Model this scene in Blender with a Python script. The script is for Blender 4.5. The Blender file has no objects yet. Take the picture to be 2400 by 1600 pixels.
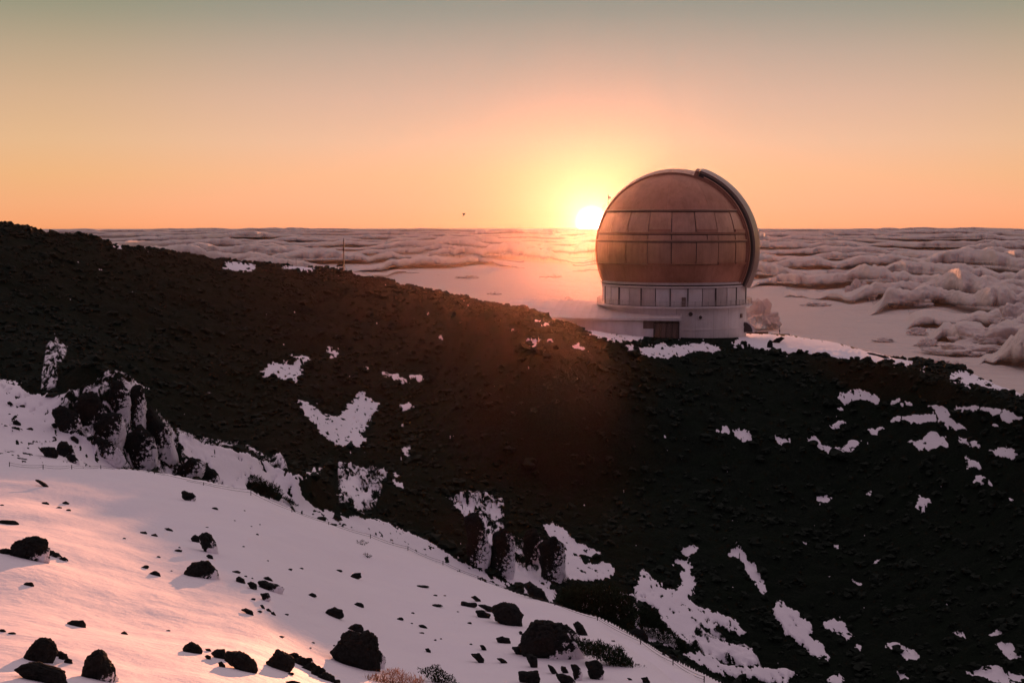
import bpy, bmesh, math, random
import numpy as np
from mathutils import Vector
random.seed(7); rng = np.random.default_rng(7)
R = math.radians
scn = bpy.context.scene

# ------------------------------------------------------------------ camera, sky, sun, exposure
F_PX = 3333.0; PITCH = math.atan(279 / 3333.0)          # photo pixels (2400 x 1600)
CP, SP = math.cos(PITCH), math.sin(PITCH)
cam = bpy.data.cameras.new('camera'); camo = bpy.data.objects.new('camera', cam)
scn.collection.objects.link(camo); scn.camera = camo
cam.sensor_width = 36; cam.lens = 36 * F_PX / 2400
cam.clip_start = 0.5; cam.clip_end = 400000
camo.location = (0, 0, 0); camo.rotation_euler = (math.pi / 2 - PITCH, 0, 0)

EXPO = 1.8
scn.view_settings.view_transform = 'Standard'; scn.view_settings.look = 'None'
scn.view_settings.exposure = EXPO; scn.view_settings.gamma = 1; scn.view_settings.use_curve_mapping = False
scn.cycles.use_denoising = True
scn.cycles.max_bounces = 6; scn.cycles.volume_bounces = 0; scn.cycles.transparent_max_bounces = 24

SUN_U, SUN_V = 1386, 520
def ray(u, v):
    cx, cy = (u - 1200) / F_PX, (800 - v) / F_PX
    return np.array([cx, CP + cy * SP, -SP + cy * CP])
sd = ray(SUN_U, SUN_V); sd /= np.linalg.norm(sd)
SUN_EL = math.asin(sd[2]); SUN_AZ = math.atan2(sd[0], sd[1])
sun = bpy.data.lights.new('sun', 'SUN'); suno = bpy.data.objects.new('sun', sun)
scn.collection.objects.link(suno)
sun.energy = 2.9; sun.angle = R(0.5); sun.color = (1.0, 0.38, 0.19)
suno.rotation_euler = Vector(sd).to_track_quat('Z', 'Y').to_euler()
GLOW_HAZE_DENSITY = 0.78e-5; GLOW_HAZE_G = 0.955

def lin(c):
    return tuple(((x / 255) / 12.92 if x / 255 <= .04045 else ((x / 255 + .055) / 1.055) ** 2.4) for x in c)
def disp(c):                                       # display colour -> scene radiance at this exposure
    return tuple(x / 2 ** EXPO for x in lin(c))

w = bpy.data.worlds.new('World'); scn.world = w; w.use_nodes = True
nt = w.node_tree; nt.nodes.clear()
class G:
    """tiny node-graph helper"""
    def __init__(s, t): s.t = t
    def n(s, typ, **k):
        o = s.t.nodes.new(typ)
        for a, b in k.items(): setattr(o, a, b)
        return o
    def put(s, sock, v):
        if isinstance(v, bpy.types.NodeSocket): s.t.links.new(v, sock)
        elif v is not None: sock.default_value = v
    def math(s, op, a, b=None, c=None, clamp=False):
        o = s.n('ShaderNodeMath', operation=op, use_clamp=clamp)
        s.put(o.inputs[0], a)
        if b is not None: s.put(o.inputs[1], b)
        if c is not None: s.put(o.inputs[2], c)
        return o.outputs[0]
    def vmath(s, op, a, b=None):
        o = s.n('ShaderNodeVectorMath', operation=op); s.put(o.inputs[0], a)
        if b is not None: s.put(o.inputs[1], b)
        return o.outputs['Value'] if op in ('DOT_PRODUCT', 'LENGTH') else o.outputs[0]
    def mix(s, f, a, b, blend='MIX'):
        o = s.n('ShaderNodeMix', data_type='RGBA', blend_type=blend)
        o.clamp_factor = True
        s.put(o.inputs[0], f)
        s.put(o.inputs[6], a if not isinstance(a, tuple) else (*a[:3], 1)); s.put(o.inputs[7], b if not isinstance(b, tuple) else (*b[:3], 1))
        return o.outputs[2]
    def ramp(s, f, stops, interp='LINEAR'):
        o = s.n('ShaderNodeValToRGB'); r = o.color_ramp; r.interpolation = interp
        while len(r.elements) > 1: r.elements.remove(r.elements[-1])
        r.elements[0].position = stops[0][0]; r.elements[0].color = (*stops[0][1], 1)
        for p, c in stops[1:]:
            e = r.elements.new(p); e.color = (*c, 1)
        s.put(o.inputs[0], f); return o.outputs[0]
    def step(s, x, a, b):
        o = s.n('ShaderNodeMapRange', interpolation_type='SMOOTHSTEP')
        s.put(o.inputs[0], x); o.inputs[1].default_value = a; o.inputs[2].default_value = b
        return o.outputs[0]
    def noise(s, vec, scale, detail=4, rough=.5, dist=0.0):
        o = s.n('ShaderNodeTexNoise'); s.put(o.inputs['Vector'], vec)
        o.inputs['Scale'].default_value = scale; o.inputs['Detail'].default_value = detail
        o.inputs['Roughness'].default_value = rough; o.inputs['Distortion'].default_value = dist
        return o.outputs['Fac']
g = G(nt)
d = g.n('ShaderNodeTexCoord').outputs['Generated']
sep = g.n('ShaderNodeSeparateXYZ'); g.put(sep.inputs[0], d)
# elevation (sine) packed so that -0.1 .. 0.4 uses most of the ramp
t = g.math('MULTIPLY_ADD', sep.outputs[2], 2.0, 0.2, clamp=True)
def P(z): return z * 2 + .2
grad = g.ramp(t, [
    (0.0, disp((150, 112, 112))), (P(-.012), disp((222, 136, 104))), (P(-.002), disp((243, 162, 128))), (P(.012), disp((242, 170, 138))),
    (P(.032), disp((238, 178, 142))), (P(.055), disp((230, 182, 154))), (P(.085), disp((214, 174, 154))),
    (P(.115), disp((188, 163, 148))), (P(.140), disp((158, 150, 138))), (P(.160), disp((136, 139, 129))),
    (P(.22), disp((164, 154, 156))), (P(.38), disp((204, 182, 202)))])
back = g.ramp(t, [(0.0, disp((44, 36, 42))), (P(.0), disp((52, 43, 52))), (P(.12), disp((76, 62, 74))),
                  (P(.25), disp((108, 92, 108))), (P(.38), disp((128, 112, 130)))])
sunh = (math.sin(SUN_AZ), math.cos(SUN_AZ), 0.0)
side = g.vmath('DOT_PRODUCT', d, sunh)
fb = g.step(side, 0.75, -0.75)
# a little more yellow at the two sides of the glow
grad = g.mix(g.step(side, .992, .925), grad, g.mix(1.0, grad, (.94, .96, .78), 'MULTIPLY'))
col = g.mix(fb, grad, back)
cosa = g.vmath('DOT_PRODUCT', d, tuple(sd))
ang = g.math('MULTIPLY', g.math('ARCCOSINE', g.math('MINIMUM', cosa, 1.0)), 180 / math.pi)
def glow(width, amp, colr, p=1.0):
    e = g.math('EXPONENT', g.math('MULTIPLY', g.math('POWER', g.math('DIVIDE', ang, width), p), -1.0))
    return g.mix(1.0, (0, 0, 0), g.vmath('SCALE', tuple(x * amp for x in colr), None), 'ADD') if False else (e, amp, colr)
acc = col
for width, amp, colr, p in ((0.44, 5.0, (1, .92, .85), 4.0), (0.8, .16, (1, .86, .78), 1.3)):
    e = g.math('EXPONENT', g.math('MULTIPLY', g.math('POWER', g.math('DIVIDE', ang, width), p), -1.0))
    sc_ = g.n('ShaderNodeVectorMath', operation='SCALE'); sc_.inputs[0].default_value = tuple(x * amp for x in colr)
    g.put(sc_.inputs['Scale'], e)
    acc = g.vmath('ADD', acc, sc_.outputs[0])
bg1 = g.n('ShaderNodeBackground'); g.put(bg1.inputs[0], acc); bg1.inputs[1].default_value = 1.0
sky = g.n('ShaderNodeTexSky'); sky.sky_type = 'NISHITA'; sky.sun_disc = False
sky.sun_elevation = max(SUN_EL, R(0.2)); sky.sun_rotation = SUN_AZ; sky.altitude = 2300
bg2 = g.n('ShaderNodeBackground'); g.put(bg2.inputs[0], sky.outputs[0]); bg2.inputs[1].default_value = 0.004
add = g.n('ShaderNodeAddShader'); g.put(add.inputs[0], bg1.outputs[0]); g.put(add.inputs[1], bg2.outputs[0])
wo = g.n('ShaderNodeOutputWorld'); g.put(wo.inputs[0], add.outputs[0])

# ------------------------------------------------------------------ numpy noise and mesh helpers
def _h(ix, iy, iz, s):
    n = (ix.astype(np.int64) * 374761393 + iy.astype(np.int64) * 668265263 + iz.astype(np.int64) * 2147483647 + s * 974634777) & 0xffffffff
    n = ((n ^ (n >> 13)) * 1274126177) & 0xffffffff
    n = ((n ^ (n >> 15)) * 2246822519) & 0xffffffff
    return ((n ^ (n >> 16)) & 0xffffff) / float(0xffffff)
def gn2(x, y, s=0):
    x0 = np.floor(x); y0 = np.floor(y); fx = x - x0; fy = y - y0
    u = fx * fx * fx * (fx * (fx * 6 - 15) + 10); v = fy * fy * fy * (fy * (fy * 6 - 15) + 10)
    z = np.zeros(1, np.int64); r = []
    for dx, dy in ((0, 0), (1, 0), (0, 1), (1, 1)):
        a = _h(x0 + dx, y0 + dy, z, s) * 2 * math.pi
        r.append(np.cos(a) * (fx - dx) + np.sin(a) * (fy - dy))
    return 1.5 * ((r[0] * (1 - u) + r[1] * u) * (1 - v) + (r[2] * (1 - u) + r[3] * u) * v)
def fbm2(x, y, o=5, s=0, gain=.5, lac=2.03):
    t = 0; a = 1; n = 0
    for i in range(o):
        t = t + a * gn2(x, y, s + i * 17); n += a; a *= gain; x = x * lac + 7.3; y = y * lac - 3.1
    return t / n
def vn3(p, s=0):
    p0 = np.floor(p); f = p - p0; f = f * f * (3 - 2 * f); t = 0
    for dx in (0, 1):
        for dy in (0, 1):
            for dz in (0, 1):
                wgt = (f[:, 0] if dx else 1 - f[:, 0]) * (f[:, 1] if dy else 1 - f[:, 1]) * (f[:, 2] if dz else 1 - f[:, 2])
                t = t + wgt * _h(p0[:, 0] + dx, p0[:, 1] + dy, p0[:, 2] + dz, s)
    return t * 2 - 1
def fbm3(p, o=4, s=0, gain=.5):
    t = 0; a = 1; n = 0
    for i in range(o):
        t = t + a * vn3(p, s + 13 * i); n += a; a *= gain; p = p * 2.07 + 5.1
    return t / n
def sst(x, a, b):
    t = np.clip((x - a) / (b - a), 0, 1); return t * t * (3 - 2 * t)

def mesh_np(name, verts, faces, smooth=True):
    """faces: array (n,k) of one polygon size, or a list of such arrays"""
    me = bpy.data.meshes.new(name)
    fl = faces if isinstance(faces, list) else [faces]
    fl = [np.asarray(f, np.int32) for f in fl if len(f)]
    verts = np.asarray(verts, np.float32).reshape(-1, 3)
    me.vertices.add(len(verts)); me.vertices.foreach_set('co', verts.ravel())
    li = np.concatenate([f.ravel() for f in fl]); tot = np.concatenate([np.full(len(f), f.shape[1], np.int32) for f in fl])
    st = np.concatenate([[0], np.cumsum(tot)[:-1]]).astype(np.int32)
    me.loops.add(len(li)); me.loops.foreach_set('vertex_index', li)
    me.polygons.add(len(tot)); me.polygons.foreach_set('loop_start', st)
    me.polygons.foreach_set('use_smooth', np.full(len(tot), smooth, bool))
    me.update(calc_edges=True)
    return me
def link(name, me, mat, parent=None, label=None, cat=None, group=None, kind=None, loc=None, rotz=None):
    o = bpy.data.objects.new(name, me); scn.collection.objects.link(o)
    if me is not None and mat is not None and not me.materials: me.materials.append(mat)
    if parent is not None: o.parent = parent
    if loc is not None: o.location = loc
    if rotz is not None: o.rotation_euler = (0, 0, rotz)
    if label: o['label'] = label
    if cat: o['category'] = cat
    if group: o['group'] = group
    if kind: o['kind'] = kind
    return o
class MB:
    """collects simple solids into one mesh"""
    def __init__(s): s.v = []; s.f = {}; s.n = 0
    def addv(s, v): b = s.n; s.v.append(np.asarray(v, float).reshape(-1, 3)); s.n += len(s.v[-1]); return b
    def addf(s, f, b):
        for q in f: s.f.setdefault(len(q), []).append([i + b for i in q])
    def box(s, c, h, rz=0.0):
        v = np.array([[x, y, z] for x in (-1, 1) for y in (-1, 1) for z in (-1, 1)], float) * np.array(h)
        if rz: cz, sz = math.cos(rz), math.sin(rz); v = np.stack([v[:, 0] * cz - v[:, 1] * sz, v[:, 0] * sz + v[:, 1] * cz, v[:, 2]], 1)
        b = s.addv(v + np.array(c)); s.addf([(0, 1, 3, 2), (4, 6, 7, 5), (0, 4, 5, 1), (2, 3, 7, 6), (0, 2, 6, 4), (1, 5, 7, 3)], b); return s
    def tube(s, pts, r, k=6, cap=True):
        pts = [np.array(p, float) for p in pts]; rr = r if hasattr(r, '__len__') else [r] * len(pts); rings = []
        for i, p in enumerate(pts):
            t = pts[min(i + 1, len(pts) - 1)] - pts[max(i - 1, 0)]; t /= (np.linalg.norm(t) + 1e-9)
            a = np.cross(t, [0, 0, 1.0]) if abs(t[2]) < .9 else np.cross(t, [1.0, 0, 0]); a /= np.linalg.norm(a); b = np.cross(t, a)
            rings.append([p + rr[i] * (math.cos(2 * math.pi * j / k) * a + math.sin(2 * math.pi * j / k) * b) for j in range(k)])
        b0 = s.addv(np.array(rings)); n = len(pts)
        s.addf([(i * k + j, i * k + (j + 1) % k, (i + 1) * k + (j + 1) % k, (i + 1) * k + j) for i in range(n - 1) for j in range(k)], b0)
        if cap: s.addf([tuple(range(k))[::-1], tuple((n - 1) * k + j for j in range(k))], b0)
        return s
    def prism(s, pts2, y0, y1):              # outline in x,z extruded along y
        n = len(pts2); b = s.addv([(x, y0, z) for x, z in pts2] + [(x, y1, z) for x, z in pts2])
        s.addf([tuple(range(n)), tuple(range(2 * n - 1, n - 1, -1))] + [(i, i + n, (i + 1) % n + n, (i + 1) % n) for i in range(n)], b); return s
    def slab(s, outer, inner):               # two (ns,nt,3) grids closed into a solid
        ns, nt_ = outer.shape[:2]; b = s.addv(np.concatenate([outer.reshape(-1, 3), inner.reshape(-1, 3)])); m = ns * nt_
        I = lambda i, j: i * nt_ + j
        f = []
        for i in range(ns - 1):
            for j in range(nt_ - 1):
                f.append((I(i, j), I(i + 1, j), I(i + 1, j + 1), I(i, j + 1)))
                f.append((m + I(i, j), m + I(i, j + 1), m + I(i + 1, j + 1), m + I(i + 1, j)))
        for i in range(ns - 1):
            for j in (0, nt_ - 1): f.append((I(i, j), I(i + 1, j), m + I(i + 1, j), m + I(i, j)))
        for j in range(nt_ - 1):
            for i in (0, ns - 1): f.append((I(i, j), I(i, j + 1), m + I(i, j + 1), m + I(i, j)))
        s.addf(f, b); return s
    def lathe(s, prof, n=96):                # closed profile of (r,z)
        k = len(prof); b = s.addv([(r * math.cos(2 * math.pi * i / n), r * math.sin(2 * math.pi * i / n), z) for i in range(n) for r, z in prof])
        s.addf([(i * k + j, i * k + (j + 1) % k, ((i + 1) % n) * k + (j + 1) % k, ((i + 1) % n) * k + j) for i in range(n) for j in range(k)], b); return s
    def mesh(s, name, smooth=False, fix=True):
        me = mesh_np(name, np.concatenate(s.v), [np.array(q) for q in s.f.values()], smooth)
        if fix:
            bm = bmesh.new(); bm.from_mesh(me); bmesh.ops.recalc_face_normals(bm, faces=bm.faces); bm.to_mesh(me); bm.free()
        if smooth: me.set_sharp_from_angle(angle=R(35))
        return me

# ------------------------------------------------------------------ materials
def newmat(name):
    m = bpy.data.materials.new(name); m.use_nodes = True; m.node_tree.nodes.clear()
    gg = G(m.node_tree); b = gg.n('ShaderNodeBsdfPrincipled'); o = gg.n('ShaderNodeOutputMaterial'); gg.put(o.inputs[0], b.outputs[0])
    return m, gg, b, o
def bump(gg, b, h, dist, strength=1.0):
    n = gg.n('ShaderNodeBump'); n.inputs['Strength'].default_value = strength; n.inputs['Distance'].default_value = dist
    gg.put(n.inputs['Height'], h); gg.put(b.inputs['Normal'], n.outputs[0])

SNOW = (.86, .79, .84)
def m_ground():
    m, gg, b, o = newmat('snow_and_rock')
    p = gg.n('ShaderNodeTexCoord').outputs['Object']
    at = gg.n('ShaderNodeAttribute', attribute_name='snow').outputs['Fac']
    pl = gg.n('ShaderNodeAttribute', attribute_name='rime').outputs['Fac']
    n1 = gg.noise(p, .42, 7, .66); n2 = gg.noise(p, 4.0, 3, .6)
    sm = gg.step(gg.math('ADD', gg.math('MULTIPLY', at, 2.0), gg.math('ADD', gg.math('MULTIPLY', gg.math('SUBTRACT', n1, .5), 1.6), gg.math('MULTIPLY', gg.math('SUBTRACT', n2, .5), 1.6))), .94, 1.06)
    # rime plastered on crags: streaky patches
    mp = gg.n('ShaderNodeMapping'); gg.put(mp.inputs[0], p); mp.inputs['Scale'].default_value = (1.0, .6, .55); mp.inputs['Rotation'].default_value = (0, R(25), 0)
    n3 = gg.noise(mp.outputs[0], .9, 6, .68, .6)
    sm2 = gg.math('MULTIPLY', gg.step(n3, .475, .545), gg.step(pl, .25, .6))
    s = gg.math('MAXIMUM', sm, sm2)
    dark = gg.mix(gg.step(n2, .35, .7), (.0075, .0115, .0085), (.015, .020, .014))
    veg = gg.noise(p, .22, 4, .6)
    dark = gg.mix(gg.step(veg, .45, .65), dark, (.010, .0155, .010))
    snow = gg.mix(gg.noise(p, .35, 3), (.82, .75, .80), SNOW)
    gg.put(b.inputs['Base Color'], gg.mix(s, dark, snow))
    gg.put(b.inputs['Roughness'], gg.math('MULTIPLY_ADD', s, -.25, .95))
    b.inputs['Specular IOR Level'].default_value = .03
    fine = gg.noise(p, 16.0, 5, .65); rip = gg.noise(p, 2.2, 3, .5)
    mw = gg.n('ShaderNodeMapping'); gg.put(mw.inputs[0], p); mw.inputs['Rotation'].default_value = (0, 0, R(-28)); mw.inputs['Scale'].default_value = (7.0, 1.6, 1.0)
    wind = gg.noise(mw.outputs[0], 1.0, 4, .6)
    hs = gg.math('ADD', gg.math('MULTIPLY', fine, .012), gg.math('ADD', gg.math('MULTIPLY', rip, .05), gg.math('MULTIPLY', wind, .016)))
    hr = gg.math('MULTIPLY', gg.noise(p, 3.0, 6, .7), .5)
    mixh = gg.n('ShaderNodeMix'); gg.put(mixh.inputs[0], s); gg.put(mixh.inputs[2], hr); gg.put(mixh.inputs[3], gg.math('ADD', hs, gg.math('MULTIPLY', hr, .0)))
    bump(gg, b, mixh.outputs[0], 1.0, .9)
    return m
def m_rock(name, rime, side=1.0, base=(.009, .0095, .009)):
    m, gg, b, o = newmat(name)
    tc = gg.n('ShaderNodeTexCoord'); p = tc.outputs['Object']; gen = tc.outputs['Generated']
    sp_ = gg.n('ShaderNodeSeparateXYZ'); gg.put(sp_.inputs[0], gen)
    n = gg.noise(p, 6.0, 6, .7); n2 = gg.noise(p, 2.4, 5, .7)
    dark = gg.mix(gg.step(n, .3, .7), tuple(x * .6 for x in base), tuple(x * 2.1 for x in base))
    c = dark
    if rime > 0:
        gz = gg.math('SUBTRACT', gg.math('MULTIPLY', sp_.outputs[0], side), sp_.outputs[2])
        f = gg.math('ADD', gg.math('MULTIPLY', gz, .55), gg.math('MULTIPLY', gg.math('SUBTRACT', n2, .5), 1.5))
        f = gg.step(f, .36 - rime, .44 - rime); c = gg.mix(f, dark, SNOW)
    gg.put(b.inputs['Base Color'], c); b.inputs['Roughness'].default_value = .92; b.inputs['Specular IOR Level'].default_value = .15
    bump(gg, b, gg.noise(p, 9.0, 6, .72), .08, .9)
    return m
def m_metal(name, col, rough, metal, dirt=.25, bumpd=.01, streak=True):
    m, gg, b, o = newmat(name)
    p = gg.n('ShaderNodeTexCoord').outputs['Object']
    oi = gg.n('ShaderNodeObjectInfo').outputs['Random']
    mp = gg.n('ShaderNodeMapping'); gg.put(mp.inputs[0], p); mp.inputs['Scale'].default_value = (1.3, 1.3, .12 if streak else 1.0)
    st = gg.noise(mp.outputs[0], 1.2, 5, .7); bl = gg.noise(p, .25, 4, .6)
    f = gg.math('ADD', gg.math('MULTIPLY', gg.step(st, .35, .75), .6), gg.math('MULTIPLY', gg.step(bl, .4, .7), .5))
    c = gg.mix(gg.math('MULTIPLY', f, dirt), col, tuple(x * y for x, y in zip(col, (.42, .36, .30))))
    c = gg.mix(gg.math('MULTIPLY', oi, .22), c, tuple(x * .62 for x in col))
    gg.put(b.inputs['Base Color'], c); b.inputs['Metallic'].default_value = metal
    gg.put(b.inputs['Roughness'], gg.math('MULTIPLY_ADD', bl, .25, rough - .12))
    bump(gg, b, st, bumpd, .6)
    return m
def m_plain(name, col, rough=.8, metal=0.0, var=.3, scale=8.0):
    m, gg, b, o = newmat(name); p = gg.n('ShaderNodeTexCoord').outputs['Object']
    n = gg.noise(p, scale, 4, .6)
    gg.put(b.inputs['Base Color'], gg.mix(n, tuple(x * (1 - var) for x in col), tuple(min(x * (1 + var), 1) for x in col)))
    b.inputs['Roughness'].default_value = rough; b.inputs['Metallic'].default_value = metal; b.inputs['Specular IOR Level'].default_value = .25
    return m
def m_leaf(name, col, trans=.25):
    m, gg, b, o = newmat(name); p = gg.n('ShaderNodeTexCoord').outputs['Object']
    c = gg.mix(gg.noise(p, 1.7, 3, .6), tuple(x * .5 for x in col), tuple(x * 1.6 for x in col))
    gg.put(b.inputs['Base Color'], c); b.inputs['Roughness'].default_value = .8; b.inputs['Specular IOR Level'].default_value = .15
    tr = gg.n('ShaderNodeBsdfTranslucent'); gg.put(tr.inputs[0], c)
    mx = gg.n('ShaderNodeMixShader'); mx.inputs[0].default_value = trans
    gg.put(mx.inputs[1], b.outputs[0]); gg.put(mx.inputs[2], tr.outputs[0]); gg.put(o.inputs[0], mx.outputs[0])
    return m
def m_cloud(wisp=False):
    m, gg, b, o = newmat('cloud_tops'); p = gg.n('ShaderNodeTexCoord').outputs['Object']
    b.inputs['Base Color'].default_value = (.46, .385, .365, 1); b.inputs['Roughness'].default_value = 1; b.inputs['Specular IOR Level'].default_value = 0
    h = gg.math('ADD', gg.noise(p, .0016, 5, .55), gg.math('MULTIPLY', gg.noise(p, .007, 6, .6), .5))
    bump(gg, b, h, 150, .8)
    tr = gg.n('ShaderNodeBsdfAnisotropic'); tr.inputs['Color'].default_value = (.86, .76, .72, 1); tr.inputs['Roughness'].default_value = .80   # cloud droplets scatter forward
    gg.put(tr.inputs['Normal'], b.inputs['Normal'].links[0].from_socket)
    mx = gg.n('ShaderNodeMixShader'); mx.inputs[0].default_value = .40
    gg.put(mx.inputs[1], b.outputs[0]); gg.put(mx.inputs[2], tr.outputs[0]); gg.put(o.inputs[0], mx.outputs[0])
    if wisp:
        at = gg.n('ShaderNodeAttribute', attribute_name='cloud_thickness').outputs['Fac']
        al = gg.step(gg.math('ADD', at, gg.math('MULTIPLY', gg.math('SUBTRACT', gg.noise(p, .006, 6, .65), .5), gg.math('MULTIPLY', gg.math('SUBTRACT', 1.0, at), 1.1))), .0, .95)
        tp = gg.n('ShaderNodeBsdfTransparent'); ms = gg.n('ShaderNodeMixShader'); gg.put(ms.inputs[0], al); gg.put(ms.inputs[1], tp.outputs[0]); gg.put(ms.inputs[2], mx.outputs[0]); gg.put(o.inputs[0], ms.outputs[0])
    return m
M_GROUND = m_ground(); M_CLOUD = m_cloud(); M_CLOUD_ROLL = m_cloud(True)
M_ROCK = m_rock('basalt', 0); M_RIME = m_rock('basalt_with_rime', .14); M_RIME2 = m_rock('basalt_thick_rime', .32); M_RIME3 = m_rock('basalt_rime_left', .1, -.6)
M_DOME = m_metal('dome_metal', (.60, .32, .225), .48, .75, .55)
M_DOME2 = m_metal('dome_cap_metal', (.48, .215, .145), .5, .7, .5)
M_SHUT = m_metal('shutter_metal', (.36, .23, .19), .42, .8, .4)
M_DARKM = m_metal('dark_steel', (.10, .07, .06), .6, .5, .3)
M_RIB = m_metal('rib_steel', (.26, .14, .10), .6, .5, .3)
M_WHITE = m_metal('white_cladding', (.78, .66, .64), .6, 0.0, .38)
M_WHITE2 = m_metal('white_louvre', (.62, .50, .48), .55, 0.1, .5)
M_ROOF = m_metal('annex_roofing', (.72, .58, .56), .55, 0.1, .3)
M_DOOR = m_metal('door_paint', (.22, .13, .10), .6, 0.1, .4)
M_RAIL = m_plain('galvanised_steel', (.45, .38, .35), .5, .6)
M_POST = m_plain('dark_post', (.03, .026, .024), .8)
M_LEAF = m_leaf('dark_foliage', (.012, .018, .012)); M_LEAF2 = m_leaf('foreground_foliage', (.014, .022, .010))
M_SUNLIT_TUFT = m_leaf('sunlit_tuft', (.26, .13, .075), .4)  # orange of the low sunlight is put into the grass colour
M_RED = m_plain('mast_paint', (.10, .05, .04), .6); M_WOOD = m_plain('hut_wood', (.07, .05, .04), .8); M_BIRD = m_plain('feather', (.05, .03, .025), .8)

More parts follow.
